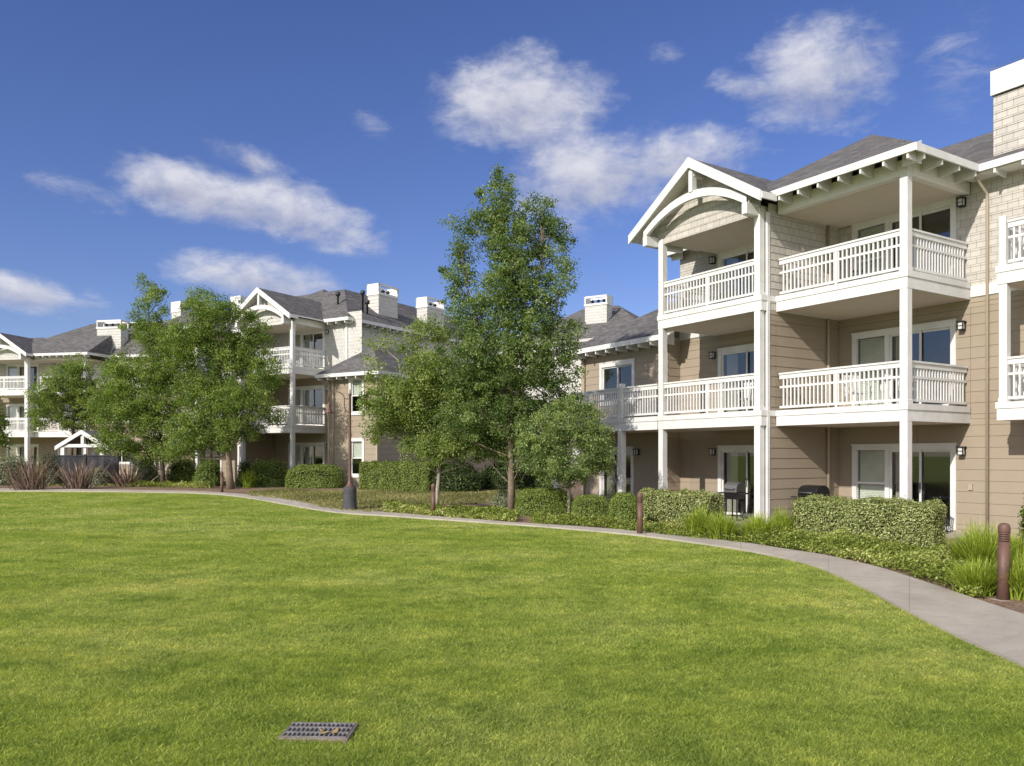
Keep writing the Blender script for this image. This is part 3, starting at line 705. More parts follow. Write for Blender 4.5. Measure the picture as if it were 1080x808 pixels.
# ------------------------------------------------------------------ BUILDING D (far centre)
DP = (4.1, 52.0)
D_ = empty('apartment_building', (*DP, .35), math.atan2(-.517, .856))
tag(D_, 'distant cream shingled block behind the tall tree, one chimney above the two storey wing', 'building', 'apartment buildings')
u, w = door_z(F2)
wall(D_, 'wall', (-6, 0), (5.5, 0), [(-.6, 8.8, 'pale_shingle')], [(2.0, 3.2, F1 + .6, F1 + 2.0, 'window'), (2.0, 3.2, F2 + .6, F2 + 2.0, 'window')])
wall(D_, 'wall', (5.5, 0), (5.5, 9), [(-.6, 8.8, 'pale_shingle')])
ze = 8.3; zp = ze + 3.3
ro = roof(D_, [[(-6.5, -.5, ze), (5.95, -.5, ze), (1.05, 4.4, zp), (-1.6, 4.4, zp)], [(5.95, -.5, ze), (5.95, 9.3, ze), (1.05, 4.4, zp)],
               [(-6.5, -.5, ze), (-1.6, 4.4, zp), (-6.5, 9.3, ze)], [(-1.6, 4.4, zp), (1.05, 4.4, zp), (5.95, 9.3, ze), (-6.5, 9.3, ze)]])
fascia(D_, [(-6.5, 9, ze - .09), (-6.5, -.5, ze - .09), (5.95, -.5, ze - .09), (5.95, 9.2, ze - .09)], .22, ro)
tails(ro, (-6.4, -.48), (5.9, -.48), (0, 1), ze)
chimney(D_, -.4, 1.2, 2.2, 3.0, 8.6, 11.95, st='pale_shingle')
gable(D_, -2.6, 2.3, -2.9, 2.0, 5.2, .66, -2.3, arch=False, st='pale_shingle')
for x in (-4.4, -.8):
    post(D_, x, -2.3, -.5, 5.1, .3)

# ------------------------------------------------------------------ pavilion, fence
YP = 46.0
V = empty('garden_pavilion', (at(103, YP), YP, G(at(87, YP), YP)), math.radians(-14))
tag(V, 'small white gabled garden pavilion behind the dark lattice fence', 'pavilion')
q = MB(); hw = 1.75; zr = 2.93; zz = 2.02
q.slab([(-hw, -1.2, zz), (0, -1.2, zr), (0, 1.6, zr), (-hw, 1.6, zz)], .06); q.slab([(0, -1.2, zr), (hw, -1.2, zz), (hw, 1.6, zz), (0, 1.6, zr)], .06); ro = q.build('roof', ['roof'], V)
q = MB()
for s_ in (-1, 1):
    vs = [(s_ * hw, -1.26, zz + .02), (0, -1.26, zr + .02), (0, -1.26, zr - .22), (s_ * hw, -1.26, zz - .2)]; vs += [(x, -1.2, z) for x, y, z in vs]
    q.add(vs, [(0, 1, 2, 3), (7, 6, 5, 4), (0, 4, 5, 1), (1, 5, 6, 2), (2, 6, 7, 3), (3, 7, 4, 0)])
q.build('rake_board', 'white', V)
q = MB(); q.box(-1.5, 1.5, -1.15, -1.0, 1.98, 2.16); q.box(-1.5, 1.5, 1.2, 1.35, 1.98, 2.16); q.box(-.1, .1, -1.16, -1.0, 2.17, 2.75); q.build('beam', 'white', V)
for x in (-1.3, 1.3):
    for y in (-1.07, 1.27): q = MB(); q.box(x - .12, x + .12, y - .12, y + .12, -.1, 1.98); q.build('post', 'white', V)
YF = 43.0
x0, x1 = at(56, YF), at(124, YF)
Fn = empty('lattice_fence', (x0, YF, G(x0, YF)), 0)
tag(Fn, 'dark blue grey lattice fence between the purple flax plants and the pavilion', 'fence')
Wd = x1 - x0; q = MB(); Hh = 1.42
k = -Hh
while k < Wd:
    for sg in (0, 1):
        a = max(k, 0); b_ = min(k + Hh, Wd)
        if b_ - a > .02:
            za, zb = (a - k, b_ - k) if sg == 0 else (Hh - (a - k), Hh - (b_ - k))
            q.beam((a, sg * .012, .08 + za), (b_, sg * .012, .08 + zb), .01, .062)
    k += .115
q.build('lattice_panel', 'lattice', Fn)
q = MB(); q.box(0, Wd, -.03, .05, 1.48, 1.55); q.box(0, Wd, -.03, .05, .03, .1); q.build('rail', 'lattice', Fn)
for x in (0, Wd * .5, Wd): q = MB(); q.box(x - .05, x + .05, -.05, .07, -.1, 1.6); q.build('fence_post', 'lattice', Fn)

# ------------------------------------------------------------------ ground sheets
def axis(lo, hi, step, far):
    a = list(np.arange(lo, hi + 1e-6, step)); d = step; x = hi; o = []
    while x < far: d *= 1.5; x += d; o.append(x)
    d = step; x = lo; p = []
    while x > -far: d *= 1.5; x -= d; p.append(x)
    return np.array(p[::-1] + a + o)
def grid_mesh(name, xs, ys, keep, dz, mt):
    X, Y = np.meshgrid(xs, ys); Z = g(X, Y) + dz; nx = len(xs); ny = len(ys)
    vs = np.stack([X.ravel(), Y.ravel(), Z.ravel()], 1)
    i, j = np.meshgrid(np.arange(nx - 1), np.arange(ny - 1)); a = (j * nx + i).ravel()
    cxm = (X[:-1, :-1] + X[1:, 1:]).ravel() / 2; cym = (Y[:-1, :-1] + Y[1:, 1:]).ravel() / 2
    if keep is not None: a = a[keep(cxm, cym)]
    fs = np.stack([a, a + 1, a + 1 + nx, a + nx], 1)
    used, inv = np.unique(fs.ravel(), return_inverse=True)
    me = bpy.data.meshes.new(name); me.from_pydata(vs[used].tolist(), [], inv.reshape(-1, 4).tolist())
    me.materials.append(M[mt]); o = bpy.data.objects.new(name, me); COL.objects.link(o); tag(o, kind='structure'); return o
grid_mesh('ground', axis(-46, 26, .5, 900), axis(-4, 72, .5, 900), None, 0, 'lawn')
UP = [(-400, 516.2), (0, 515.7), (120, 517), (220, 519), (250, 521.5), (277, 523.5), (307, 527), (331, 532.3), (343, 537), (400, 540.6), (456, 545), (539, 552), (600, 555.7), (667, 560.8), (734, 567.5), (787, 573.5), (820, 579.5), (869, 586.6), (929, 600.7), (983, 618.4), (1038, 637.5), (1080, 651), (1150, 678), (1250, 725), (1400, 800)]
LO = [(-400, 518.6), (0, 518.4), (120, 518.8), (220, 521.2), (250, 523.6), (282, 529), (324, 536.8), (358, 541.8), (400, 544.2), (428, 546.2), (483, 550), (578, 556.8), (667, 564.8), (734, 573.5), (787, 581.5), (840, 592.5), (869, 600.7), (910, 621), (956, 645.7), (1010.6, 674), (1080, 704.7), (1150, 738), (1250, 790), (1400, 880)]
def up_y(px): return np.interp(px, *zip(*UP))
def lo_y(px): return np.interp(px, *zip(*LO))
def smooth_samples(fn, xs):                              # lightly smoothed edge
    y = fn(xs); k = np.array([1, 3, 5, 3, 1.]); k /= k.sum(); yp = np.pad(y, 2, 'edge'); return np.convolve(yp, k, 'valid')
pxs = np.concatenate([np.arange(-400, 200, 40), np.arange(200, 1400, 10)]).astype(float)
ue = smooth_samples(up_y, pxs); le = smooth_samples(lo_y, pxs)
def up_s(px): return np.interp(px, pxs, ue)
def lo_s(px): return np.interp(px, pxs, le)
def proj(X, Y):
    X = np.asarray(X, float); Y = np.asarray(Y, float); return CX + F * X / Y, HZ + F * (EYE - g(X, Y)) / Y
q = MB(); vs = []
for x, a, b in zip(pxs, ue, le):
    for yy in (a, b):
        X, Y = gpt(x, yy); vs += [(X, Y, G(X, Y) + .035), (X, Y, G(X, Y) - .1)]
fs = []
for i in range(len(pxs) - 1):
    k = 4 * i; fs += [(k, k + 2, k + 6, k + 4)]; fs += [(k, k + 4, k + 5, k + 1), (k + 2, k + 3, k + 7, k + 6)]
q.add(vs, fs); po = q.build('path', 'concrete'); me = po.data; ul = me.uv_layers[0]; acc = {}; dist = 0; pv = None
for i in range(len(pxs)):
    cc = (Vector(vs[4 * i]) + Vector(vs[4 * i + 2])) / 2; dist += (cc - pv).length if pv else 0; pv = cc; acc[i] = dist
for lp in me.loops: ul.data[lp.index].uv = (acc[lp.vertex_index // 4] / 2.7 + .35, (lp.vertex_index % 4) // 2)
q; tag(bpy.data.objects['path'], kind='structure')
# planted beds and the dry turf strip
def xlyl(X, Y): return (X - AP[0]) * .536 - (Y - AP[1]) * .844, (X - AP[0]) * .844 + (Y - AP[1]) * .536
DRYB = lambda px: np.interp(px, [255, 300, 340, 470, 545], [519.5, 516.5, 518, 516.5, 515.5])      # far edge of the strip
DRYN = lambda px: np.interp(px, [255, 330, 345, 400, 450, 500, 545], [522, 531, 536, 539.5, 533, 531.5, 529])
def in_dry(X, Y):
    px, py = proj(X, Y); return (px > 262) & (px < 548) & (py > DRYB(px)) & (py < np.where(px < 392, up_s(px) + 1.5, DRYN(px)))
def in_bed(X, Y):
    px, py = proj(X, Y); xl, yl = xlyl(X, Y)
    return (Y > 2) & (px > -60) & (px < 2200) & (py < up_s(np.minimum(px, 1390)) + 1.0) & (Y < 62) & ~in_dry(X, Y)
grid_mesh('planting_bed', np.arange(-38, 24, .25), np.arange(3, 60, .25), in_bed, .012, 'mulch')
grid_mesh('dry_lawn', np.arange(-16, 2, .2), np.arange(22, 46, .2), in_dry, .02, 'dry')

# ------------------------------------------------------------------ foliage helpers
def leaves_mesh(name, c, size, nrm=None, tint=None, mt='leaf_tall', parent=None, ratio=.6, upbias=.4, out=None):
    n = len(c); d = rng.normal(size=(n, 3)); d[:, 2] += upbias
    if nrm is not None: d = d * .6 + nrm
    d /= np.linalg.norm(d, axis=1)[:, None] + 1e-9
    r = rng.normal(size=(n, 3)); a = np.cross(d, r); a /= np.linalg.norm(a, axis=1)[:, None] + 1e-9
    b = np.cross(d, a); s = (size * rng.uniform(.65, 1.3, n))[:, None]
    fold = d * s * .12
    v = np.empty((n, 4, 3)); v[:, 0] = c - a * s * .5; v[:, 1] = c + b * s * ratio * .5 + fold; v[:, 2] = c + a * s * .5; v[:, 3] = c - b * s * ratio * .5 + fold
    if tint is None: tint = rng.random(n)
    return quads(name, v, np.repeat(np.clip(tint, 0, 1), 4), mt, parent)
def quads(name, v, tint, mt, parent=None, smooth=False):
    n = v.shape[0]; me = bpy.data.meshes.new(name)
    me.vertices.add(n * 4); me.vertices.foreach_set('co', v.reshape(-1).astype(np.float32))
    me.loops.add(n * 4); me.loops.foreach_set('vertex_index', np.arange(n * 4, dtype=np.int32))
    me.polygons.add(n); me.polygons.foreach_set('loop_start', np.arange(0, n * 4, 4, dtype=np.int32)); me.polygons.foreach_set('loop_total', np.full(n, 4, dtype=np.int32))
    at_ = me.attributes.new('tint', 'FLOAT', 'POINT'); at_.data.foreach_set('value', tint.astype(np.float32))
    me.materials.append(M[mt]); me.update(calc_edges=True)
    o = bpy.data.objects.new(name, me); COL.objects.link(o); o.parent = parent; return o

def tree(label, px_base, Y, blobs, mt, bark, trunk_top, n_leaves, leaf=.085, r0=.13, lean=0, clump=.30, group='trees by the lawn', extra_leaders=(), name='broadleaf_tree', dens=None):
    X = at(px_base, Y); zg = G(X, Y); T = empty(name, (X, Y, zg)); tag(T, label, 'tree', group)
    bl = []
    for b in blobs:
        px, py, rx, ry = b[:4]; w = b[4] if len(b) > 4 else 1.0
        bx = at(px, Y) - X; bz = EYE + (HZ - py) / F * Y - zg; ax = rx / F * Y; az = ry / F * Y
        off = rng.uniform(-.45, .45) * ax + (b[5] if len(b) > 5 else 0)
        bl.append((bx, off, bz, ax, max(.35, (ax + az) / 2), az, w))
    vol = np.array([(a[3] * a[4] * a[5]) ** .85 * a[6] for a in bl]); vol /= vol.sum()
    per = 46; nc = int(n_leaves / per); cl = []
    for a, f in zip(bl, vol):
        k = max(3, int(round(nc * f))); u = rng.normal(size=(k, 3)); u /= np.linalg.norm(u, axis=1)[:, None]
        rr = rng.random(k) ** .42 * (1 + .22 * (rng.random(k) < .22) * rng.random(k))
        cl.append(np.array(a[:3]) + u * rr[:, None] * np.array(a[3:6]))
    cl = np.concatenate(cl); k = len(cl)
    tt = rng.uniform(.1, .9, k)
    cr = clump * rng.uniform(.6, 1.35, k)
    ctr = np.array([bl[0][0], 0, np.mean([a[2] for a in bl])])
    wt = rng.gamma(1.6, 1, k); m_ = rng.choice(k, n_leaves, p=wt / wt.sum()); u = rng.normal(size=(n_leaves, 3)); u /= np.linalg.norm(u, axis=1)[:, None]
    p = cl[m_] + u * (rng.random(n_leaves) ** .5)[:, None] * cr[m_][:, None] * np.array([1, 1, .8])
    tint = np.clip(tt[m_] + rng.normal(0, .2, n_leaves), 0, 1)
    leaves_mesh('crown', p, leaf, None, tint, mt, T)
    # trunk and limbs
    mb = MB(); top = np.array(trunk_top if len(trunk_top) == 3 else (at(trunk_top[0], Y) - X, 0, EYE + (HZ - trunk_top[1]) / F * Y - zg))
    n = 12; ax = []
    for i in range(n + 1):
        t = i / n; ax.append(np.array([top[0] * t ** 1.2 + .05 * math.sin(4 * t + px_base), top[1] * t + .05 * math.sin(5 * t), top[2] * t - .05 * (i == 0)]))
    mb.tube(ax, [r0 * (1.3 if i == 0 else 1.08 if i == 1 else 1) * (1 - .88 * i / n) + .008 for i in range(n + 1)], 10)
    for (lx, lz, s) in extra_leaders:
        e_ = np.array((at(lx, Y) - X, rng.uniform(-.3, .3), EYE + (HZ - lz) / F * Y - zg)); st = ax[int(s * n)]
        pts = [st + (e_ - st) * t + np.array([0, 0, .0]) + np.array([(e_ - st)[0] * .25 * math.sin(math.pi * t), 0, -.1 * math.sin(math.pi * t)]) for t in np.linspace(0, 1, 7)]
        mb.tube(pts, [r0 * .55 * (1 - .85 * t) + .006 for t in np.linspace(0, 1, 7)], 7)
        ax += [q_ for q_ in pts]
    axn = np.array(ax)
    for c in cl[rng.permutation(k)[:min(k, 110)]]:
        dd = np.linalg.norm(axn - c, axis=1) + np.where(axn[:, 2] > c[2] - .25, 5, 0); j = int(np.argmin(dd)); st = axn[j]
        if st[2] < .2: continue
        mid = (st + c) / 2 + np.array([0, 0, -.12 * dd[j]]) * .3 + rng.normal(0, .05, 3)
        mb.tube([st, mid, c], [.022 + .006 * dd[j], .014, .004], 5, caps=False)
    mb.build('trunk', bark, T, uv=False)
    return T

tree('tallest tree, three leafy leaders above a straight trunk, left of the white gable', 540, 23.3,
     [(528, 203, 16, 26, .9), (516, 232, 20, 34), (540, 250, 24, 40), (536, 285, 28, 36), (571, 222, 18, 20, .9), (580, 255, 24, 34), (594, 292, 17, 24, .8), (487, 245, 16, 24, .7), (484, 282, 18, 30, .9), (490, 325, 24, 30), (532, 325, 32, 42), (568, 318, 28, 38),
      (592, 350, 24, 24, .8), (496, 372, 34, 30), (545, 370, 42, 38), (518, 410, 46, 32), (580, 392, 36, 28), (498, 442, 38, 26), (548, 442, 42, 28), (588, 426, 26, 20, .8), (522, 470, 40, 16), (560, 470, 26, 14), (540, 486, 26, 8, .6), (606, 372, 12, 10, .5)],
     'leaf_tall', 'bark', (528, 190), 108000, .070, .095, clump=.25, extra_leaders=((574, 225, .45), (486, 250, .42), (590, 300, .4), (500, 330, .35)))
tree('spreading olive green tree left of the tallest tree, its pale stem behind a brown bollard', 459, 24.6,
     [(424, 366, 26, 12, .5), (398, 358, 16, 10, .35), (455, 350, 26, 14, .6), (388, 380, 12, 10, .3), (455, 396, 36, 26), (408, 428, 28, 20), (446, 446, 44, 28), (396, 452, 18, 14, .8), (492, 464, 38, 22), (500, 412, 34, 28), (434, 418, 34, 26), (458, 474, 36, 14), (398, 400, 18, 14, .5)],
     'leaf_olive', 'palebark', (470, 380), 66000, .070, .06, clump=.26, extra_leaders=((420, 380, .6), (500, 400, .55), (410, 430, .5)))
tree('small round grey green tree with thin pale trunk in front of the wing', 601.5, 22.0,
     [(598, 450, 36, 26), (572, 474, 27, 24), (627, 474, 22, 24), (594, 494, 36, 16), (590, 426, 16, 12, .7), (554, 458, 14, 12, .6), (640, 458, 12, 11, .5), (620, 438, 18, 14, .8), (562, 488, 16, 12, .7), (634, 492, 14, 10, .7)],
     'leaf_round', 'palebark', (600, 455), 44000, .056, .05, clump=.2, extra_leaders=((575, 460, .7), (625, 465, .65)))
tree('tall bright green tree with narrow top, dark straight trunk, behind the flax', 171, 39.5,
     [(152, 302, 11, 11, .5), (164, 320, 17, 17, .7), (150, 346, 23, 20, .9), (174, 364, 24, 24), (146, 396, 34, 26), (136, 434, 34, 26), (172, 436, 32, 30), (126, 466, 24, 14), (112, 424, 18, 24), (160, 474, 34, 14), (184, 398, 24, 24), (118, 396, 16, 16, .7)],
     'leaf_fresh', 'darkbark', (157, 315), 92000, .084, .10, clump=.32, extra_leaders=((135, 400, .5), (182, 400, .5)))
tree('broad green tree on a pale leaning trunk beside the leftmost bollard', 244, 36.8,
     [(206, 314, 15, 15, .7), (224, 334, 27, 22), (200, 364, 27, 26), (247, 328, 17, 13, .6), (266, 343, 17, 14, .6), (240, 374, 34, 28), (280, 392, 20, 24, .8), (216, 414, 34, 28), (258, 424, 34, 24), (206, 452, 32, 22), (290, 436, 14, 14, .7), (192, 474, 26, 14, .9), (250, 452, 28, 14), (226, 468, 24, 10, .8), (262, 362, 24, 18, .7)],
     'leaf_fresh', 'bark', (222, 330), 98000, .084, .14, clump=.33, extra_leaders=((270, 350, .45), (205, 400, .4), (280, 400, .4)))
tree('low wide green tree between the farthest block and the pavilion', 74, 50.0,
     [(84, 390, 16, 14), (60, 416, 22, 20), (94, 420, 26, 24), (46, 440, 14, 14), (82, 444, 28, 14), (70, 400, 20, 16)],
     'leaf_fresh', 'darkbark', (80, 400), 38000, .095, .12, clump=.34)
tree('partly seen dark green tree cut by the left edge of the photo', -12, 38.0,
     [(-12, 446, 20, 18), (-2, 464, 10, 10), (-24, 430, 20, 20)], 'leaf_fresh', 'darkbark', (-12, 430), 14000, .11, .12, clump=.34)
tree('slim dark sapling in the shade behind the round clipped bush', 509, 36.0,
     [(512, 462, 20, 16), (500, 448, 18, 14), (525, 470, 14, 10)], 'leaf_dark', 'darkbark', (511, 455), 8000, .11, .05, clump=.3)

def shrub(label, px, py, hpx, wpx, mt, n, leaf=.05, box=0, depth=None, rz=0, name='shrub', cat='shrub', group='shrubs in the beds', zlow=.05, Y=None, dist=0.0):
    """py: foot of the plant in the photo; box: 0 = rounded mound, 1 = clipped block"""
    if Y is None: X, Y = gpt(px, py)
    X = at(px, Y); h = hpx / F * Y; w = wpx / F * Y / 2; d = (depth if depth else w * 1.6) / 2; Y += d * .8; X = at(px, Y)
    T = empty(name, (X, Y, G(X, Y)), rz); tag(T, label, cat, group)
    p = 2.0 + box * 5
    u = rng.normal(size=(n, 3)); u[:, 2] = np.abs(u[:, 2]) * 1.0; u /= (np.sum(np.abs(u) ** p, 1) ** (1 / p))[:, None]
    low = rng.random(n)
    if not box: low = np.ones(n)
    k = 3.0; t = rng.normal(0, .09 if not box else .03, n)
    lump = .10 * np.sin(u[:, 0] * 5 + px) * np.cos(u[:, 1] * 6 + px * .7) + .07 * np.sin(u[:, 2] * 9 + px) if not box else .018 * np.sin(u[:, 0] * 11 + px) + .018 * np.sin(u[:, 1] * 13 + u[:, 2] * 9)
    rad = 1 + t + lump - np.abs(rng.normal(0, .06, n))
    P = u * rad[:, None]
    P[:, 2] = P[:, 2] if not box else np.where(True, P[:, 2], 0)
    pts = P * np.array([w, d, h * .96]); pts[:, 2] += zlow * h * 0 + .02
    lowm = rng.random(n) < .25                              # skirt
    pts[lowm, 2] *= rng.random(lowm.sum())
    nr = u.copy(); nr[:, 2] += .2
    leaves_mesh('foliage', pts, leaf, nr * 1.1, None, mt, T)
    # inner core
    mb = MB(); seg = 16; rings = []
    for i in range(7):
        ph = (i / 6) * math.pi / 2
        for j in range(seg):
            th = 2 * math.pi * j / seg; a = np.array([math.cos(ph) * math.cos(th), math.cos(ph) * math.sin(th), math.sin(ph)])
            a /= (np.sum(np.abs(a) ** p)) ** (1 / p); rings.append((a[0] * w * .84, a[1] * d * .84, a[2] * h * .84))
    fs = [(i * seg + j, i * seg + (j + 1) % seg, (i + 1) * seg + (j + 1) % seg, (i + 1) * seg + j) for i in range(6) for j in range(seg)]
    mb.add(rings, fs, 0, True); mb.build('branches', 'core', T, uv=False)
    return T
def strap_plant(label, px, py, hpx, wpx, mt, n, bw=.02, name='strappy_plant', cat='plant', group='strappy plants in the beds', stiff=.5, Y=None):
    if Y is None: X, Y = gpt(px, py)
    X = at(px, Y); h = hpx / F * Y * (.95 if mt == 'flax' else 1.12); R = wpx / F * Y / 2
    T = empty(name, (X, Y, G(X, Y)), 0); tag(T, label, cat, group)
    V = []; tn = []; seg = 4
    for i in range(n):
        th = rng.uniform(0, 2 * math.pi); s = rng.random() ** .6; rr = R * s; hh = h * rng.uniform(.55, 1.0) * (1 - .35 * s * (1 - stiff))
        bx, by = rng.normal(0, R * .16, 2) + np.array([math.cos(th), math.sin(th)]) * rr * .25; dx, dy = math.cos(th), math.sin(th)
        px_, py_ = -dy, dx; tt = rng.random(); yaw = rng.uniform(-.8, .8); px_, py_ = px_ * math.cos(yaw) - py_ * math.sin(yaw), px_ * math.sin(yaw) + py_ * math.cos(yaw)
        pr = None
        for k in range(seg + 1):
            t = k / seg; out = rr * .9 * (t ** ((1.3 + stiff) if mt != 'flax' else 1.15)); z = hh * (t - (1 - stiff) * .38 * s * t * t * t); w = bw * (1 - t ** 2.5) * .5 + .001
            c = np.array([bx + dx * out, by + dy * out, z]); a = c - np.array([px_, py_, 0]) * w; b = c + np.array([px_, py_, 0]) * w
            if pr: V.append([pr[0], pr[1], b, a]); tn += [tt * .8 + .2 * t] * 4
            pr = (a, b)
    quads('blades', np.array(V), np.array(tn), mt, T); return T

# hedges and shrubs beside the near building
def facade_shrub(*a, **k): return shrub(*a, **k)
RZ = math.atan2(AU[1], AU[0])
def block_hedge(label, pa, pb, Ya, Yb, h, d, mt, n, leaf, group='clipped hedges', name='clipped_hedge'):
    a = Vector((at(pa, Ya), Ya)); b = Vector((at(pb, Yb), Yb)); m_ = (a + b) / 2; dv = (b - a); ln = dv.length; nv = Vector((-dv.y, dv.x)).normalized()
    if nv.y < 0: nv = -nv
    c = m_ + nv * d / 2; rz = math.atan2(dv.y, dv.x); zg = G(c.x, c.y)
    T = empty(name, (c.x, c.y, zg), rz); tag(T, label, 'hedge', group)
    L2, D2 = ln / 2, d / 2
    areas = np.array([ln * h, ln * h, d * h, d * h, ln * d]); pr = areas / areas.sum(); f = rng.choice(5, n, p=pr)
    u = rng.uniform(-1, 1, n); v = rng.random(n); P = np.zeros((n, 3)); Nn = np.zeros((n, 3))
    for k, (ax, sg) in enumerate(((1, -1), (1, 1), (0, -1), (0, 1))):
        s = f == k
        if ax == 1: P[s] = np.stack([u[s] * L2, np.full(s.sum(), sg * D2), v[s] * h], 1); Nn[s] = (0, sg, 0)
        else: P[s] = np.stack([np.full(s.sum(), sg * L2), u[s] * D2, v[s] * h], 1); Nn[s] = (sg, 0, 0)
    s = f == 4; P[s] = np.stack([u[s] * L2, (v[s] * 2 - 1) * D2, np.full(s.sum(), h)], 1); Nn[s] = (0, 0, 1)
    # soften edges and give uneven growth
    rc = .10; q_ = np.array([L2 - rc, D2 - rc, h - rc]); core = np.clip(P, -q_, q_); core[:, 2] = np.minimum(P[:, 2], h - rc)
    dl = P - core; ln_ = np.linalg.norm(dl, axis=1)[:, None] + 1e-6; P = core + dl / ln_ * np.minimum(ln_, rc)
    lump = .03 * np.sin(P[:, 0] * 5.1) * np.cos(P[:, 2] * 8) + .025 * np.sin(P[:, 0] * 11 + P[:, 1] * 7)
    P += Nn * (lump + rng.normal(0, .028, n) - .01)[:, None]
    leaves_mesh('foliage', P, leaf, Nn * .9, None, mt, T)
    k = MB(); k.box(-L2 + .07, L2 - .07, -D2 + .07, D2 - .07, 0, h - .07); k.build('branches', 'core', T, uv=False)
    return T
block_hedge('large square variegated hedge in front of the near ground floor patio', 836, 986, 16.4, 14.7, .86, .85, 'leaf_var', 46000, .038)
block_hedge('variegated hedge between the third bollard and the strappy plants, below the gabled balcony', 672, 748, 20.9, 19.4, .84, .7, 'leaf_var', 26000, .038)
shrub('rounded green shrub just left of the bollard beside the variegated hedge', 658, 555, 34, 34, 'leaf_box', 12000, .038, .2, 1.1)
shrub('upright feathery green bush between the round tree and the wing patio', 623, 548, 25, 40, 'leaf_box', 12000, .034, .4, .9)
shrub('wide rounded clipped bush right of the tall trunk', 574, 545, 29, 62, 'leaf_box', 22000, .038, .45, 1.2)
shrub('small pale bush behind the tall trunk', 533, 538, 22, 26, 'leaf_grey', 4000, .05, 0, .8)
# hedges by the middle building
shrub('low domed clipped hedge left of the lamp post', 333, 517.5, 25, 58, 'leaf_box', 20000, .058, .45, 1.6, name='clipped_hedge', cat='hedge', group='clipped hedges', Y=37.5)
block_hedge('long square clipped hedge right of the lamp post', 378, 452, 36.5, 34.6, 1.22, 1.5, 'leaf_box', 34000, .056)
shrub('glossy green rounded shrub right of the leaning trunk', 284, 515, 28, 44, 'leaf_fresh', 9000, .09, 0, 1.6, Y=38.8)
shrub('leafy shrub immediately left of the leftmost bollard', 220, 515, 26, 30, 'leaf_fresh', 5000, .09, 0, 1.3, Y=39.5)
shrub('clipped dark shrub right of the dark straight trunk', 193, 515, 28, 30, 'leaf_box', 6000, .08, .3, 1.4, Y=41)
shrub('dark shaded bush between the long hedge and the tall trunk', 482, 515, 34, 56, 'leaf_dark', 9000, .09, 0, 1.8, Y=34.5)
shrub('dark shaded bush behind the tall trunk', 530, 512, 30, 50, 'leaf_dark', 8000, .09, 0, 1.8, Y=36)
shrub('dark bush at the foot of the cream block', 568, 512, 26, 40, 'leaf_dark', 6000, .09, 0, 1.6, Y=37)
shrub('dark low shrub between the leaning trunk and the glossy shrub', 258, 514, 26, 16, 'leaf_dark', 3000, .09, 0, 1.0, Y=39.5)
shrub('grey green mounded shrub at the left edge behind the flax', 12, 512, 30, 56, 'leaf_grey', 8000, .08, 0, 1.8, Y=41)
shrub('grey green shrub between the leftmost flax and the fence', 50, 512, 32, 34, 'leaf_grey', 6000, .08, 0, 1.5, Y=40.6)
shrub('small grey green shrub at the right end of the lattice fence', 103, 513, 20, 26, 'leaf_grey', 3500, .08, 0, 1.2, Y=40)
shrub('dark green shrub behind the right hand flax', 152, 512, 30, 30, 'leaf_dark', 4500, .09, 0, 1.3, Y=42.5)
# flax
strap_plant('leftmost big purple flax with stiff upright leaves', 33, 522, 45, 62, 'flax', 150, .05, 'flax_plant', 'flax', 'purple flax plants', .75, Y=36.2)
strap_plant('middle purple flax in front of the lattice fence', 82, 520, 38, 50, 'flax', 125, .05, 'flax_plant', 'flax', 'purple flax plants', .8, Y=37)
strap_plant('rightmost purple flax with drooping leaves near the dark trunk', 134, 517, 34, 54, 'flax', 110, .05, 'flax_plant', 'flax', 'purple flax plants', .5, Y=39.5)
# grassy plants
for lb, px, py, hp, wp, n in (
    ('pale green strappy clump at the right end of the variegated hedge', 738, 566, 36, 44, 420), ('strappy clump with white flowers in front of the left grill', 762, 570, 34, 46, 440),
    ('strappy clump before the white corner post of the partition', 800, 571, 34, 50, 480), ('strappy clump against the left end of the large hedge', 824, 568, 36, 36, 380),
    ('tall strappy clump beside the downpipe, right of the glass door', 1034, 606, 60, 70, 700), ('yellowish arching strappy clump left of the near bollard', 1030, 628, 42, 66, 480),
    ('strappy clump right of the near bollard at the photo edge', 1078, 632, 56, 70, 620), ('strappy clump behind the near bollard', 1068, 606, 50, 56, 520)):
    strap_plant(lb, px, py, hp, wp, 'blade', int(n * 1.5), .014, 'grassy_plant', 'plant', 'strappy grassy plants', .35)
strap_plant('thin strappy plant in the shade right of the leaning trunk', 262, 516, 22, 26, 'blade', 130, .04, 'grassy_plant', 'plant', 'strappy grassy plants', .5, Y=38.2)
shrub('leafy shrub at the right edge behind the strappy plants', 1103, 596, 100, 40, 'leaf_box', 6000, .06, 0, .9)

# ground cover: low leaves in world space along the path
def cover(name, pred, xr, yr, n, h, leaf, mt, label):
    X = rng.uniform(*xr, n * 6); Y = rng.uniform(*yr, n * 6); k = pred(X, Y); X = X[k][:n]; Y = Y[k][:n]
    hm = h * (.55 + .45 * np.sin(X * 4.3 + np.sin(Y * 3.1) * 1.3) * np.cos(Y * 5.2 + np.sin(X * 2.2)))
    z = g(X, Y) + .02 + np.abs(hm) * rng.random(len(X)) ** .6
    tn = np.clip(rng.random(len(X)) * .8 + .2 * np.sin(X * 2.1 + Y * 1.7), 0, 1)
    o = leaves_mesh(name, np.stack([X, Y, z], 1), leaf, None, tn, mt, None, .6, 1.0); tag(o, label, 'ground cover', kind='stuff'); return o
def band(d0, d1, p0, p1):            # strip beyond the far path edge, measured in metres of depth
    def f(X, Y):
        ok = Y > 3; px, py = proj(X, np.maximum(Y, 3)); Yp = EYE * F / (up_s(np.clip(px, -390, 1390)) - HZ)
        return ok & (px > p0) & (px < p1) & (Y > Yp + d0) & (Y < Yp + d1)
    return f
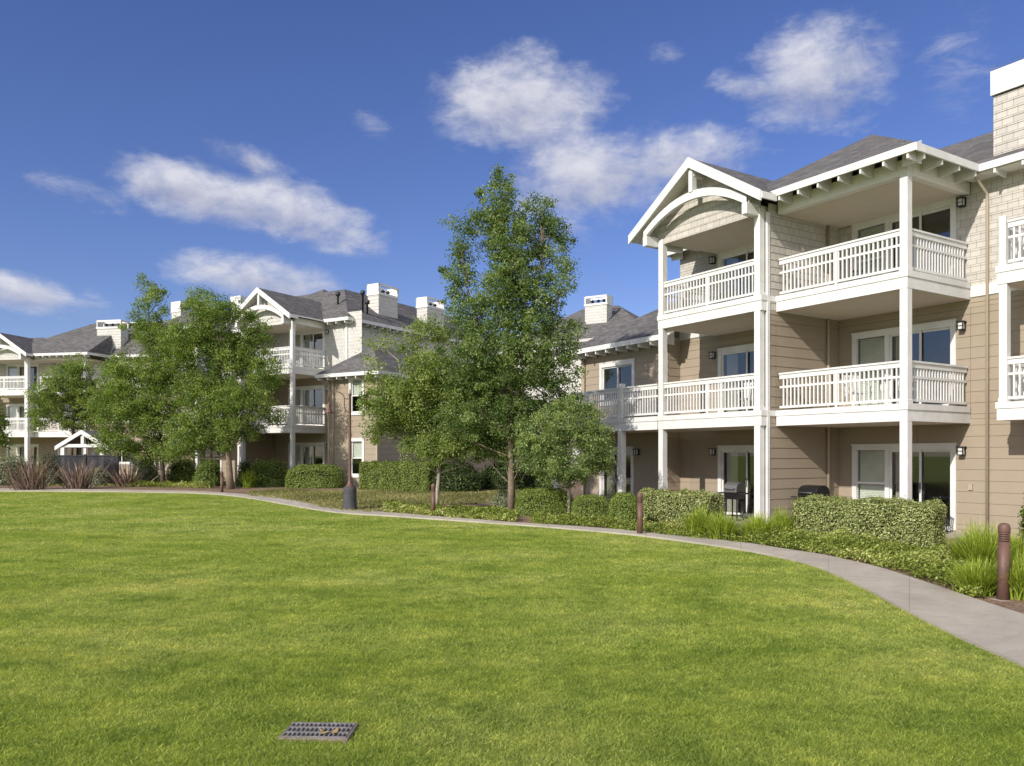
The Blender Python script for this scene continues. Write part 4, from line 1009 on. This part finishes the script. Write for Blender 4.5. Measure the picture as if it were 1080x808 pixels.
fA = band(.12, 2.6, 785, 1035)
cover('ground_cover', lambda X, Y: fA(X, Y) & (xlyl(X, Y)[1] < -2.0) & ((proj(X, Y)[0] < 985) | (Y < 12.9)), (2, 9), (8, 18), 42000, .30, .045, 'leaf_cover', 'low yellow green ground cover beside the path below the large hedge')
cover('ground_cover', band(.1, 1.5, 560, 790), (0, 7), (14, 24), 26000, .22, .05, 'leaf_cover', 'patchy yellow green ground cover under the round tree and shrubs')
cover('ground_cover', band(.1, 2.4, 404, 545), (-5, 1), (20, 28), 22000, .26, .06, 'leaf_cover', 'yellow green ground cover strip at the foot of the spreading tree')
cover('ground_cover', band(.3, 2.6, 130, 222), (-22, -10), (33, 46), 9000, .3, .09, 'leaf_cover', 'low ground cover along the far path near the dark trunk')
cover('ground_cover', band(.3, 1.6, 15, 130), (-30, -14), (34, 46), 3500, .14, .08, 'leaf_cover', 'thin ground cover at the feet of the flax plants')

# ------------------------------------------------------------------ lawn blades
def is_lawn(X, Y):
    px, py = proj(X, Y); gx, gy = X, Y
    dr = (X > -1.40) & (X < -.975) & (Y > 4.82) & (Y < 5.10)
    return (py > lo_s(np.clip(px, -390, 1390)) + .6) & ~dr
V = []; TT = []
def blades(y0, y1, dens, h, w, side=1.12):
    area = 0; n = int(dens * (y1 - y0) * (y1 + y0) / 2 * (1080 / F) * side)
    Y = np.sqrt(rng.uniform(y0 * y0, y1 * y1, n)); X = (rng.uniform(-.5, .5, n) * 1080 / F * side) * Y
    k = is_lawn(X, Y); X = X[k]; Y = Y[k]; n = len(X); z = g(X, Y)
    th = rng.uniform(0, 2 * math.pi, n); hh = h * rng.uniform(.5, 1.25, n); ww = w * rng.uniform(.7, 1.3, n); ln = rng.uniform(.3, 1.5, n) * hh; lt = rng.uniform(0, 2 * math.pi, n)
    dx, dy = np.cos(th) * ww / 2, np.sin(th) * ww / 2; lx, ly = np.cos(lt) * ln, np.sin(lt) * ln
    v = np.empty((n, 4, 3))
    v[:, 0] = np.stack([X - dx, Y - dy, z], 1); v[:, 1] = np.stack([X + dx, Y + dy, z], 1)
    v[:, 2] = np.stack([X + dx * .6 + lx, Y + dy * .6 + ly, z + hh], 1); v[:, 3] = np.stack([X - dx * .3 + lx * 1.1, Y - dy * .3 + ly * 1.1, z + hh * .97], 1)
    V.append(v); t = rng.random(n); TT.append(np.repeat(t, 4))
keep_fn = None
blades(3.6, 7, 11000, .021, .0042); blades(7, 11, 6000, .020, .006); blades(11, 18, 2400, .020, .009); blades(18, 38, 500, .022, .018)
o = quads('lawn_grass', np.concatenate(V), np.concatenate(TT), 'grassblade'); tag(o, 'short mown green lawn grass in the foreground', 'grass', kind='stuff')

n = 90000; X = rng.uniform(-15, 1, n); Y = rng.uniform(21, 44, n); k = in_dry(X, Y); X, Y = X[k], Y[k]; n = len(X); z = g(X, Y) + .015
hh = rng.uniform(.02, .07, n); th = rng.uniform(0, 6.28, n); dx, dy = np.cos(th) * .018, np.sin(th) * .018; lx, ly = rng.normal(0, .02, n), rng.normal(0, .02, n)
v = np.empty((n, 4, 3)); v[:, 0] = np.stack([X - dx, Y - dy, z], 1); v[:, 1] = np.stack([X + dx, Y + dy, z], 1); v[:, 2] = np.stack([X + dx * .5 + lx, Y + dy * .5 + ly, z + hh], 1); v[:, 3] = np.stack([X - dx * .5 + lx, Y - dy * .5 + ly, z + hh], 1)
M['dryblade'] = leafmat('dry_grass_blade', (.10, .11, .03), (.24, .23, .085), (.46, .40, .21), rough=.7, trans=.3, patch=1.3)
o = quads('dry_grass', v, np.repeat(np.clip(rng.random(n) * .7 + .3 * np.sin(X * 1.1) * np.cos(Y * .8), 0, 1), 4), 'dryblade'); tag(o, 'patchy dry grass between the path bend and the clipped hedges', 'grass', kind='stuff')

# ------------------------------------------------------------------ bollards, lamp, drain
bx, by = gpt(1057.5, 633.4)
def bollard_obj():
    T = empty('bollard', (bx, by, G(bx, by)), .3)
    q = MB(); q.lathe([(.064, -.05), (.064, .70)], n=24); q.build('post', 'bronze', T)
    q = MB(); q.lathe([(.05, .70), (.05, .804)], n=20); lc = q.build('light_chamber', 'darkmetal', T)
    for i in range(4):
        z = .70 + i * .026; q = MB(); q.lathe([(.062, z + .008), (.064, z + .010), (.064, z + .024), (.062, z + .026)], n=24); q.build('louvre', 'bronze', lc)
    q = MB(); q.lathe([(.064, .804), (.066, .82), (.066, .86), (.06, .89), (.045, .91), (.022, .918), (.001, .921)], n=24); q.build('cap', 'bronze', T)
    q = MB(); q.box(-.12, .12, -.11, .11, -.08, .012); q.build('footing', 'concrete', T, bevel=.01)
    return T
bol = bollard_obj(); bol.rotation_euler = (0, math.radians(1.6), .3)
tag(bol, 'near brown bollard at the right edge, in the mulch beside the strappy clumps', 'bollard', 'brown path bollards')
for lb, px, py in (('brown bollard on the lawn edge before the variegated hedge', 675, 564.4), ('brown bollard standing before the pale stem of the spreading tree', 457, 544.4), ('leftmost small brown bollard near the leaning pale trunk', 234, 520.0)):
    c = copy_tree(bol); X, Y = gpt(px, py); c.location = (X, Y, G(X, Y)); c.rotation_euler = (0, 0, rng.uniform(0, 3)); c['label'] = lb
X, Y = gpt(369, 538)
T = empty('street_lamp', (X, Y, G(X, Y) + .02), 0); tag(T, 'rusty brown lamp post with hooked arm and bell shade on a grey drum base', 'lamp post')
q = MB(); q.lathe([(.215, 0), (.215, .05), (.21, .06), (.205, .60), (.2, .66), (.17, .70)], n=28); q.build('base_drum', 'basegrey', T)
q = MB(); q.lathe([(.17, .70), (.12, .74), (.08, .80), (.06, .88), (.055, .95), (.045, 1.4), (.042, 2.6), (.036, 3.5), (.05, 3.52), (.05, 3.56), (.02, 3.6), (.012, 3.72)], n=16); q.build('pole', 'bronze', T)
q = MB(); pts = [(0, 0, 2.95)]
for t in np.linspace(0, 1, 18):
    a = math.pi * t
    pts.append((-.04 - .0 - .26 * (1 - math.cos(a)) * 1.0 + .0, 0, 3.42 + .32 * math.sin(a)))
pts = [(-.04, 0, 3.0), (-.13, 0, 3.05), (-.17, 0, 3.2)] + [(-.42 + .25 * math.cos(a), 0, 3.42 + .22 * math.sin(a)) for a in np.linspace(0, math.pi, 14)] + [(-.67, 0, 3.3)]
q.tube(pts, .016, 8); q.tube([(-.04, 0, 3.42), (-.17, 0, 3.42)], .014, 8); q.build('arm', 'bronze', T)
q = MB(); q.lathe([(.14, 2.98), (.12, 3.02), (.075, 3.10), (.055, 3.2), (.05, 3.27), (.02, 3.32)], (-.65, 0), 20); q.build('lamp_shade', 'bronze', T)

M['rim'] = plain('weathered_rim', (.20, .165, .135), .85, 0, .4, 20, .5); M['bars'] = plain('worn_grating', (.23, .215, .22), .6, .1, .4, 25, .4)
T = empty('drain_grate', (-1.185, 4.96, G(-1.185, 4.96) + .004), math.radians(-2)); tag(T, 'small rectangular metal drain grate set in the foreground lawn', 'drain grate')
q = MB(); W, H = .195, .128; fw = .018
q.box(-W - fw, W + fw, -H - fw, -H, -.05, .014); q.box(-W - fw, W + fw, H, H + fw, -.05, .014); q.box(-W - fw, -W, -H, H, -.05, .014); q.box(W, W + fw, -H, H, -.05, .014); q.build('frame', 'rim', T, bevel=.004)
q = MB(); q.box(-W, W, -H, -H + .012, 0, .018); q.box(-W, W, H - .012, H, 0, .018)
for y in (-.045, .045): q.box(-W, W, y - .007, y + .007, 0, .0185)
for i in range(15):
    x = -W + 2 * W * i / 14; q.box(max(-W, x - .004), min(W, x + .004), -H + .012, H - .012, 0, .017)
q.build('grating', 'bars', T)
q = MB(); q.box(-W, W, -H, H, -.06, -.045); q.build('pit', 'black', T)
for i, (x, y, s, r) in enumerate(((.05, -.07, .034, .3), (.11, -.05, .042, 1.4), (.02, -.03, .025, 2.2))):
    q = MB(); co, si = math.cos(r), math.sin(r)
    pr = [(-1, 0, .1), (-.4, .35, .05), (.3, .35, .12), (1, 0, .25), (.3, -.35, .1), (-.4, -.35, .02)]
    q.add([(s * (a * co - b * si), s * (a * si + b * co), s * c) for a, b, c in pr] + [(s * (a * co - b * si), s * (a * si + b * co), s * c + .0015) for a, b, c in pr], [(5, 4, 3, 2, 1, 0), (6, 7, 8, 9, 10, 11)])
    if 'dleaf' not in M: M['dleaf'] = plain('dry_leaf', (.36, .25, .10), .8)
    l = q.build('fallen_leaf', 'dleaf'); l.location = (-1.185 + x, 4.96 + y, G(-1.185, 4.96) + .024); tag(l, 'dry curled leaf resting on the drain grate', 'leaf', 'dry leaves on the drain grate')

# ------------------------------------------------------------------ grills and furniture
def place(T, x, y, z, rz=0):
    X, Y = A2W(x, y); T.location = (X, Y, z); T.rotation_euler = (0, 0, RZ + rz)
def grill(label, body, w):
    T = empty('barbecue_grill'); tag(T, label, 'grill', 'barbecue grills on the patios')
    q = MB(); n = 10; h = w / 2
    prof = [(-.25, .82), (-.25, .95), (-.21, 1.04), (-.1, 1.10), (.08, 1.12), (.2, 1.06), (.25, .95), (.25, .82)]
    vs = [(-h, y, z) for y, z in prof] + [(h, y, z) for y, z in prof]; k = len(prof)
    q.add(vs, [tuple(range(k))[::-1], tuple(range(k, 2 * k))] + [(i, (i + 1) % k, k + (i + 1) % k, k + i) for i in range(k)]); q.build('hood', body, T, bevel=.01)
    q = MB(); prof = [(-.23, .815), (.23, .815), (.19, .62), (-.19, .62)]; vs = [(-h + .01, y, z) for y, z in prof] + [(h - .01, y, z) for y, z in prof]
    q.add(vs, [(3, 2, 1, 0), (4, 5, 6, 7), (0, 1, 5, 4), (1, 2, 6, 5), (2, 3, 7, 6), (3, 0, 4, 7)]); q.build('firebox', 'black', T)
    q = MB(); q.tube([(-h * .7, -.25, .93), (-h * .7, -.31, .93), (h * .7, -.31, .93), (h * .7, -.25, .93)], .012, 8); q.build('handle', 'greymetal', T)
    for s_ in (-1, 1):
        q = MB(); q.box(min(s_ * h * 1.02, s_ * (h + .28)), max(s_ * h * 1.02, s_ * (h + .28)), -.2, .2, .78, .81); q.build('side_shelf', 'darkmetal', T)
        for y in (-.18, .18): q = MB(); q.box(s_ * h * .85 - .015, s_ * h * .85 + .015, y - .015, y + .015, 0.0 if s_ < 0 else .0, .62); q.build('leg', 'darkmetal', T)
    q = MB(); q.box(-h * .85, h * .85, -.18, .18, .14, .16); q.build('lower_shelf', 'darkmetal', T)
    return T
t = grill('grey hooded barbecue grill in front of the gabled patio door', 'grillgrey', .42); place(t, -5.75, .75, F1, .2)
t = grill('black barbecue grill against the siding of the near patio partition', 'black', .62); place(t, -2.9, .55, F1, -.1)
def chair(label, mt='plastic', group='patio chairs'):
    T = empty('patio_chair'); tag(T, label, 'chair', group)
    q = MB(); q.box(-.22, .22, -.22, .22, .41, .44); q.build('seat', mt, T, bevel=.008)
    q = MB()
    for i in range(6): x = -.19 + i * .076; q.beam((x, .21, .47), (x, .27, .86), .04, .015, up=(0, 1, 0))
    q.beam((-.22, .27, .88), (.22, .27, .88), .03, .06); q.build('backrest', mt, T)
    for sx in (-1, 1):
        for sy in (-1, 1): q = MB(); q.tube([(sx * .2, sy * .2, .42), (sx * .23, sy * .24, 0)], .016, 6); q.build('leg', mt, T)
        q = MB(); q.tube([(sx * .23, -.22, .42), (sx * .24, -.2, .63), (sx * .24, 0, .66), (sx * .22, .24, .66)], .014, 6); q.build('armrest', mt, T)
    return T
def ctable(label, mt='plastic', r=.36, group='balcony tables'):
    T = empty('patio_table'); tag(T, label, 'table', group)
    q = MB(); q.lathe([(r, .70), (r + .005, .71), (r, .725)], n=24); q.build('tabletop', mt, T)
    for a in range(4):
        an = a * math.pi / 2 + .7; q = MB(); q.tube([(math.cos(an) * .12, math.sin(an) * .12, .70), (math.cos(an) * r * .85, math.sin(an) * r * .85, 0)], .016, 6); q.build('leg', mt, T)
    return T
t = chair('white chair on the middle right balcony, left of the table'); place(t, -2.15, 1.3, F2, 1.2)
c = copy_tree(t); place(c, -.75, 1.35, F2, -1.3); c['label'] = 'white chair on the middle right balcony, right of the table behind the corner post'
t = ctable('small white table on the middle right balcony between two chairs'); place(t, -1.45, 1.2, F2)
c = copy_tree(bpy.data.objects['patio_chair']); place(c, -5.1, .6, F2, .4); c['label'] = 'white chair on the middle gabled balcony before the sliding door'
dk = chair('dark wire chair on the near patio beside the glass door', 'darkmetal'); place(dk, -.5, 2.0, F1, -.6); dk.scale = (.8, .8, .72)
c = copy_tree(dk); place(c, -1.5, 1.2, F1, .8); c['label'] = 'dark wire chair behind the large hedge on the near patio'
c = copy_tree(dk); place(c, -2.2, 1.5, F3, .9); c['label'] = 'dark chair on the top right balcony behind its railing'
c = copy_tree(dk); place(c, -6.2, .7, F3, .3); c['label'] = 'dark chair on the top balcony under the white gable'
t = ctable('dark round patio table behind the large hedge on the near patio', 'darkmetal', .4); place(t, -2.0, .7, F1)

# ------------------------------------------------------------------ sky and light
SUN_AZ = math.radians(-131.5); SUN_EL = math.radians(31)       # direction to the sun in the XY plane
sd = Vector((math.cos(SUN_AZ) * math.cos(SUN_EL), math.sin(SUN_AZ) * math.cos(SUN_EL), math.sin(SUN_EL)))
sun = bpy.data.lights.new('sun', 'SUN'); sun.energy = 4.1; sun.angle = math.radians(.53); sun.color = (1.0, .935, .845)
so = bpy.data.objects.new('sun', sun); COL.objects.link(so); so.rotation_euler = sd.to_track_quat('Z', 'Y').to_euler(); so.location = (0, 0, 40)
W = bpy.data.worlds.new('World'); S.world = W; W.use_nodes = True; nt = W.node_tree; bg = nt.nodes['Background']
sk = N(nt, 'ShaderNodeTexSky'); sk.sky_type = 'NISHITA'; sk.sun_disc = False; sk.sun_elevation = SUN_EL
sk.sun_rotation = math.atan2(sd.x, sd.y); sk.altitude = 100; sk.air_density = 1.0; sk.dust_density = .4; sk.ozone_density = 3.0
def Mth(op, a, b=None, c=None):
    n = N(nt, 'ShaderNodeMath', operation=op)
    for i, v in enumerate((a, b, c)):
        if v is None: continue
        if hasattr(v, 'links'): L(nt, v, n.inputs[i])
        else: n.inputs[i].default_value = v
    return n.outputs[0]
tc = N(nt, 'ShaderNodeTexCoord').outputs['Generated']; sp = N(nt, 'ShaderNodeSeparateXYZ'); L(nt, tc, sp.inputs[0])
azn = Mth('ARCTAN2', sp.outputs[0], sp.outputs[1]); eln = Mth('ARCSINE', sp.outputs[2])
cb = N(nt, 'ShaderNodeCombineXYZ'); L(nt, azn, cb.inputs[0]); L(nt, Mth('MULTIPLY', eln, 1.5), cb.inputs[1])
nz = noise(nt, cb.outputs[0], 11, 9, .60, .25); nz2 = noise(nt, cb.outputs[0], 34, 8, .65, .35)
wisp = N(nt, 'ShaderNodeMapping'); wisp.inputs['Rotation'].default_value = (0, 0, -.5); wisp.inputs['Scale'].default_value = (1, 2.2, 1); L(nt, cb.outputs[0], wisp.inputs[0])
nw = noise(nt, wisp.outputs[0], 16, 8, .68, .6)
def azel(px, py):
    x, z = (px - CX) / F, (HZ - py) / F; return math.atan2(x, 1), math.atan2(z, math.hypot(x, 1))
clouds = [ # px, py, rx, ry, rot(deg, positive = falls to the right), strength
    (215, 205, 92, 26, 8, 1.0), (310, 224, 85, 26, 14, 1.0), (180, 190, 50, 22, -8, .9), (262, 168, 55, 17, 12, .62), (85, 202, 60, 15, 8, .45), (20, 307, 55, 19, 5, 1.0),
    (280, 295, 80, 22, 6, .95), (555, 112, 92, 42, 4, .92), (620, 185, 90, 40, -4, .95), (710, 166, 90, 26, 2, .85), (590, 150, 50, 25, 0, .5),
    (865, 80, 72, 44, 0, .92), (800, 92, 50, 18, 10, .6), (880, 105, 30, 25, 0, .6), (1012, 72, 42, 42, 0, .42), (393, 132, 24, 13, 20, .5), (85, 322, 35, 18, 0, .3), (598, 240, 34, 22, 0, .42), (698, 58, 20, 10, 0, .35)]
tot = None; shade = None; thin = None
for px, py, rx, ry, rot, st in clouds:
    a0, e0 = azel(px, py); sa = math.cos(a0) ** 2 * 1.0 / F; se = math.cos(a0) / F
    ra, re = rx * sa * 1.02, ry * se * 1.04; r = math.radians(rot)
    da = Mth('SUBTRACT', azn, a0); de = Mth('SUBTRACT', eln, e0)
    u = Mth('ADD', Mth('MULTIPLY', da, math.cos(r)), Mth('MULTIPLY', de, -math.sin(r))); v = Mth('ADD', Mth('MULTIPLY', da, math.sin(r)), Mth('MULTIPLY', de, math.cos(r)))
    qv = Mth('ADD', Mth('POWER', Mth('ABSOLUTE', Mth('DIVIDE', u, ra)), 2.0), Mth('POWER', Mth('ABSOLUTE', Mth('DIVIDE', v, re)), 2.0))
    f = Mth('MULTIPLY', Mth('MAXIMUM', Mth('SUBTRACT', 1.0, Mth('MULTIPLY', qv, .62)), -1.0), 1.0)
    f = Mth('MULTIPLY', Mth('ADD', f, -.0), 1.0)
    if st < .56: thin = f if thin is None else Mth('MAXIMUM', thin, f)
    else: tot = Mth('ADD', f, st - 1.0) if tot is None else Mth('MAXIMUM', tot, Mth('ADD', f, st - 1.0))
    s_ = Mth('MULTIPLY', Mth('MAXIMUM', Mth('SUBTRACT', 1.0, qv), 0), Mth('DIVIDE', v, re))
    shade = s_ if shade is None else Mth('ADD', shade, s_)
d = Mth('ADD', tot, Mth('MULTIPLY', Mth('SUBTRACT', nz, .5), 2.1)); d = Mth('ADD', d, Mth('MULTIPLY', Mth('SUBTRACT', nw, .5), .95)); d = Mth('ADD', d, Mth('MULTIPLY', Mth('SUBTRACT', nz2, .5), .6))
mr = N(nt, 'ShaderNodeMapRange', interpolation_type='SMOOTHSTEP'); L(nt, d, mr.inputs[0]); mr.inputs[1].default_value = -.08; mr.inputs[2].default_value = 1.15; mr.inputs[3].default_value = 0; mr.inputs[4].default_value = .90
dt = Mth('ADD', thin, Mth('MULTIPLY', Mth('SUBTRACT', nw, .5), 3.2)); dt = Mth('ADD', dt, Mth('MULTIPLY', Mth('SUBTRACT', nz2, .5), 1.2))
mt_ = N(nt, 'ShaderNodeMapRange', interpolation_type='SMOOTHSTEP'); L(nt, dt, mt_.inputs[0]); mt_.inputs[1].default_value = .25; mt_.inputs[2].default_value = 2.4; mt_.inputs[4].default_value = .6
cov = Mth('MAXIMUM', mr.outputs[0], mt_.outputs[0])
sh = Mth('ADD', Mth('MULTIPLY', shade, .8), Mth('MULTIPLY', Mth('SUBTRACT', nz, .47), 2.2)); sh = Mth('ADD', sh, .5)
ccol = ramp(nt, sh, [(0.0, (2.8, 2.95, 3.8)), (.5, (3.8, 3.9, 4.6)), (1.0, (5.2, 5.2, 5.6))])
hs_ = N(nt, 'ShaderNodeHueSaturation'); hs_.inputs['Hue'].default_value = .51; hs_.inputs['Saturation'].default_value = 1.12; hs_.inputs['Value'].default_value = 1.0; L(nt, sk.outputs[0], hs_.inputs['Color'])
skc = mix(nt, hs_.outputs[0], (.71, .68, .835), 1, 'MULTIPLY')
# unseen bright cloud added behind the camera as fill light for shaded facades
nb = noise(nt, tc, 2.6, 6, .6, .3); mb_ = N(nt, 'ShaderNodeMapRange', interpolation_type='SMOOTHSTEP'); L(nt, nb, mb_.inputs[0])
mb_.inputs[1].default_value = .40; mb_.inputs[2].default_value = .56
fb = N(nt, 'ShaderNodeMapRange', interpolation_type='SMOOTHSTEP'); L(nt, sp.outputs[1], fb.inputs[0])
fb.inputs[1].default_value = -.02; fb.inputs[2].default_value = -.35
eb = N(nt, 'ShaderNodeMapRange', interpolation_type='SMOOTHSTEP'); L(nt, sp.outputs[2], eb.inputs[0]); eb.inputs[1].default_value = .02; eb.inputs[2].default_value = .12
fill_bank = Mth('MULTIPLY', Mth('MULTIPLY', mb_.outputs[0], fb.outputs[0]), Mth('MULTIPLY', eb.outputs[0], .95))
skc = mix(nt, skc, (11.0, 10.8, 10.6), fill_bank)
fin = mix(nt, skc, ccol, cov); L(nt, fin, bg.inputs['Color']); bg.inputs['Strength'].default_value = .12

# ------------------------------------------------------------------ camera
cam = bpy.data.cameras.new('camera'); co = bpy.data.objects.new('camera', cam); COL.objects.link(co)
co.location = (0, 0, EYE); co.rotation_euler = (math.radians(90), 0, 0); cam.sensor_width = 36; cam.lens = 36 * F / 1080
cam.shift_y = (HZ - 404) / 1080; cam.shift_x = 0; cam.clip_start = .1; cam.clip_end = 3000
S.camera = co
S.view_settings.view_transform = 'Standard'; S.view_settings.look = 'None'; S.view_settings.exposure = .32; S.view_settings.gamma = 1
S.render.engine = 'CYCLES'; S.cycles.max_bounces = 7; S.cycles.diffuse_bounces = 5; S.cycles.transparent_max_bounces = 8; S.cycles.use_denoising = True
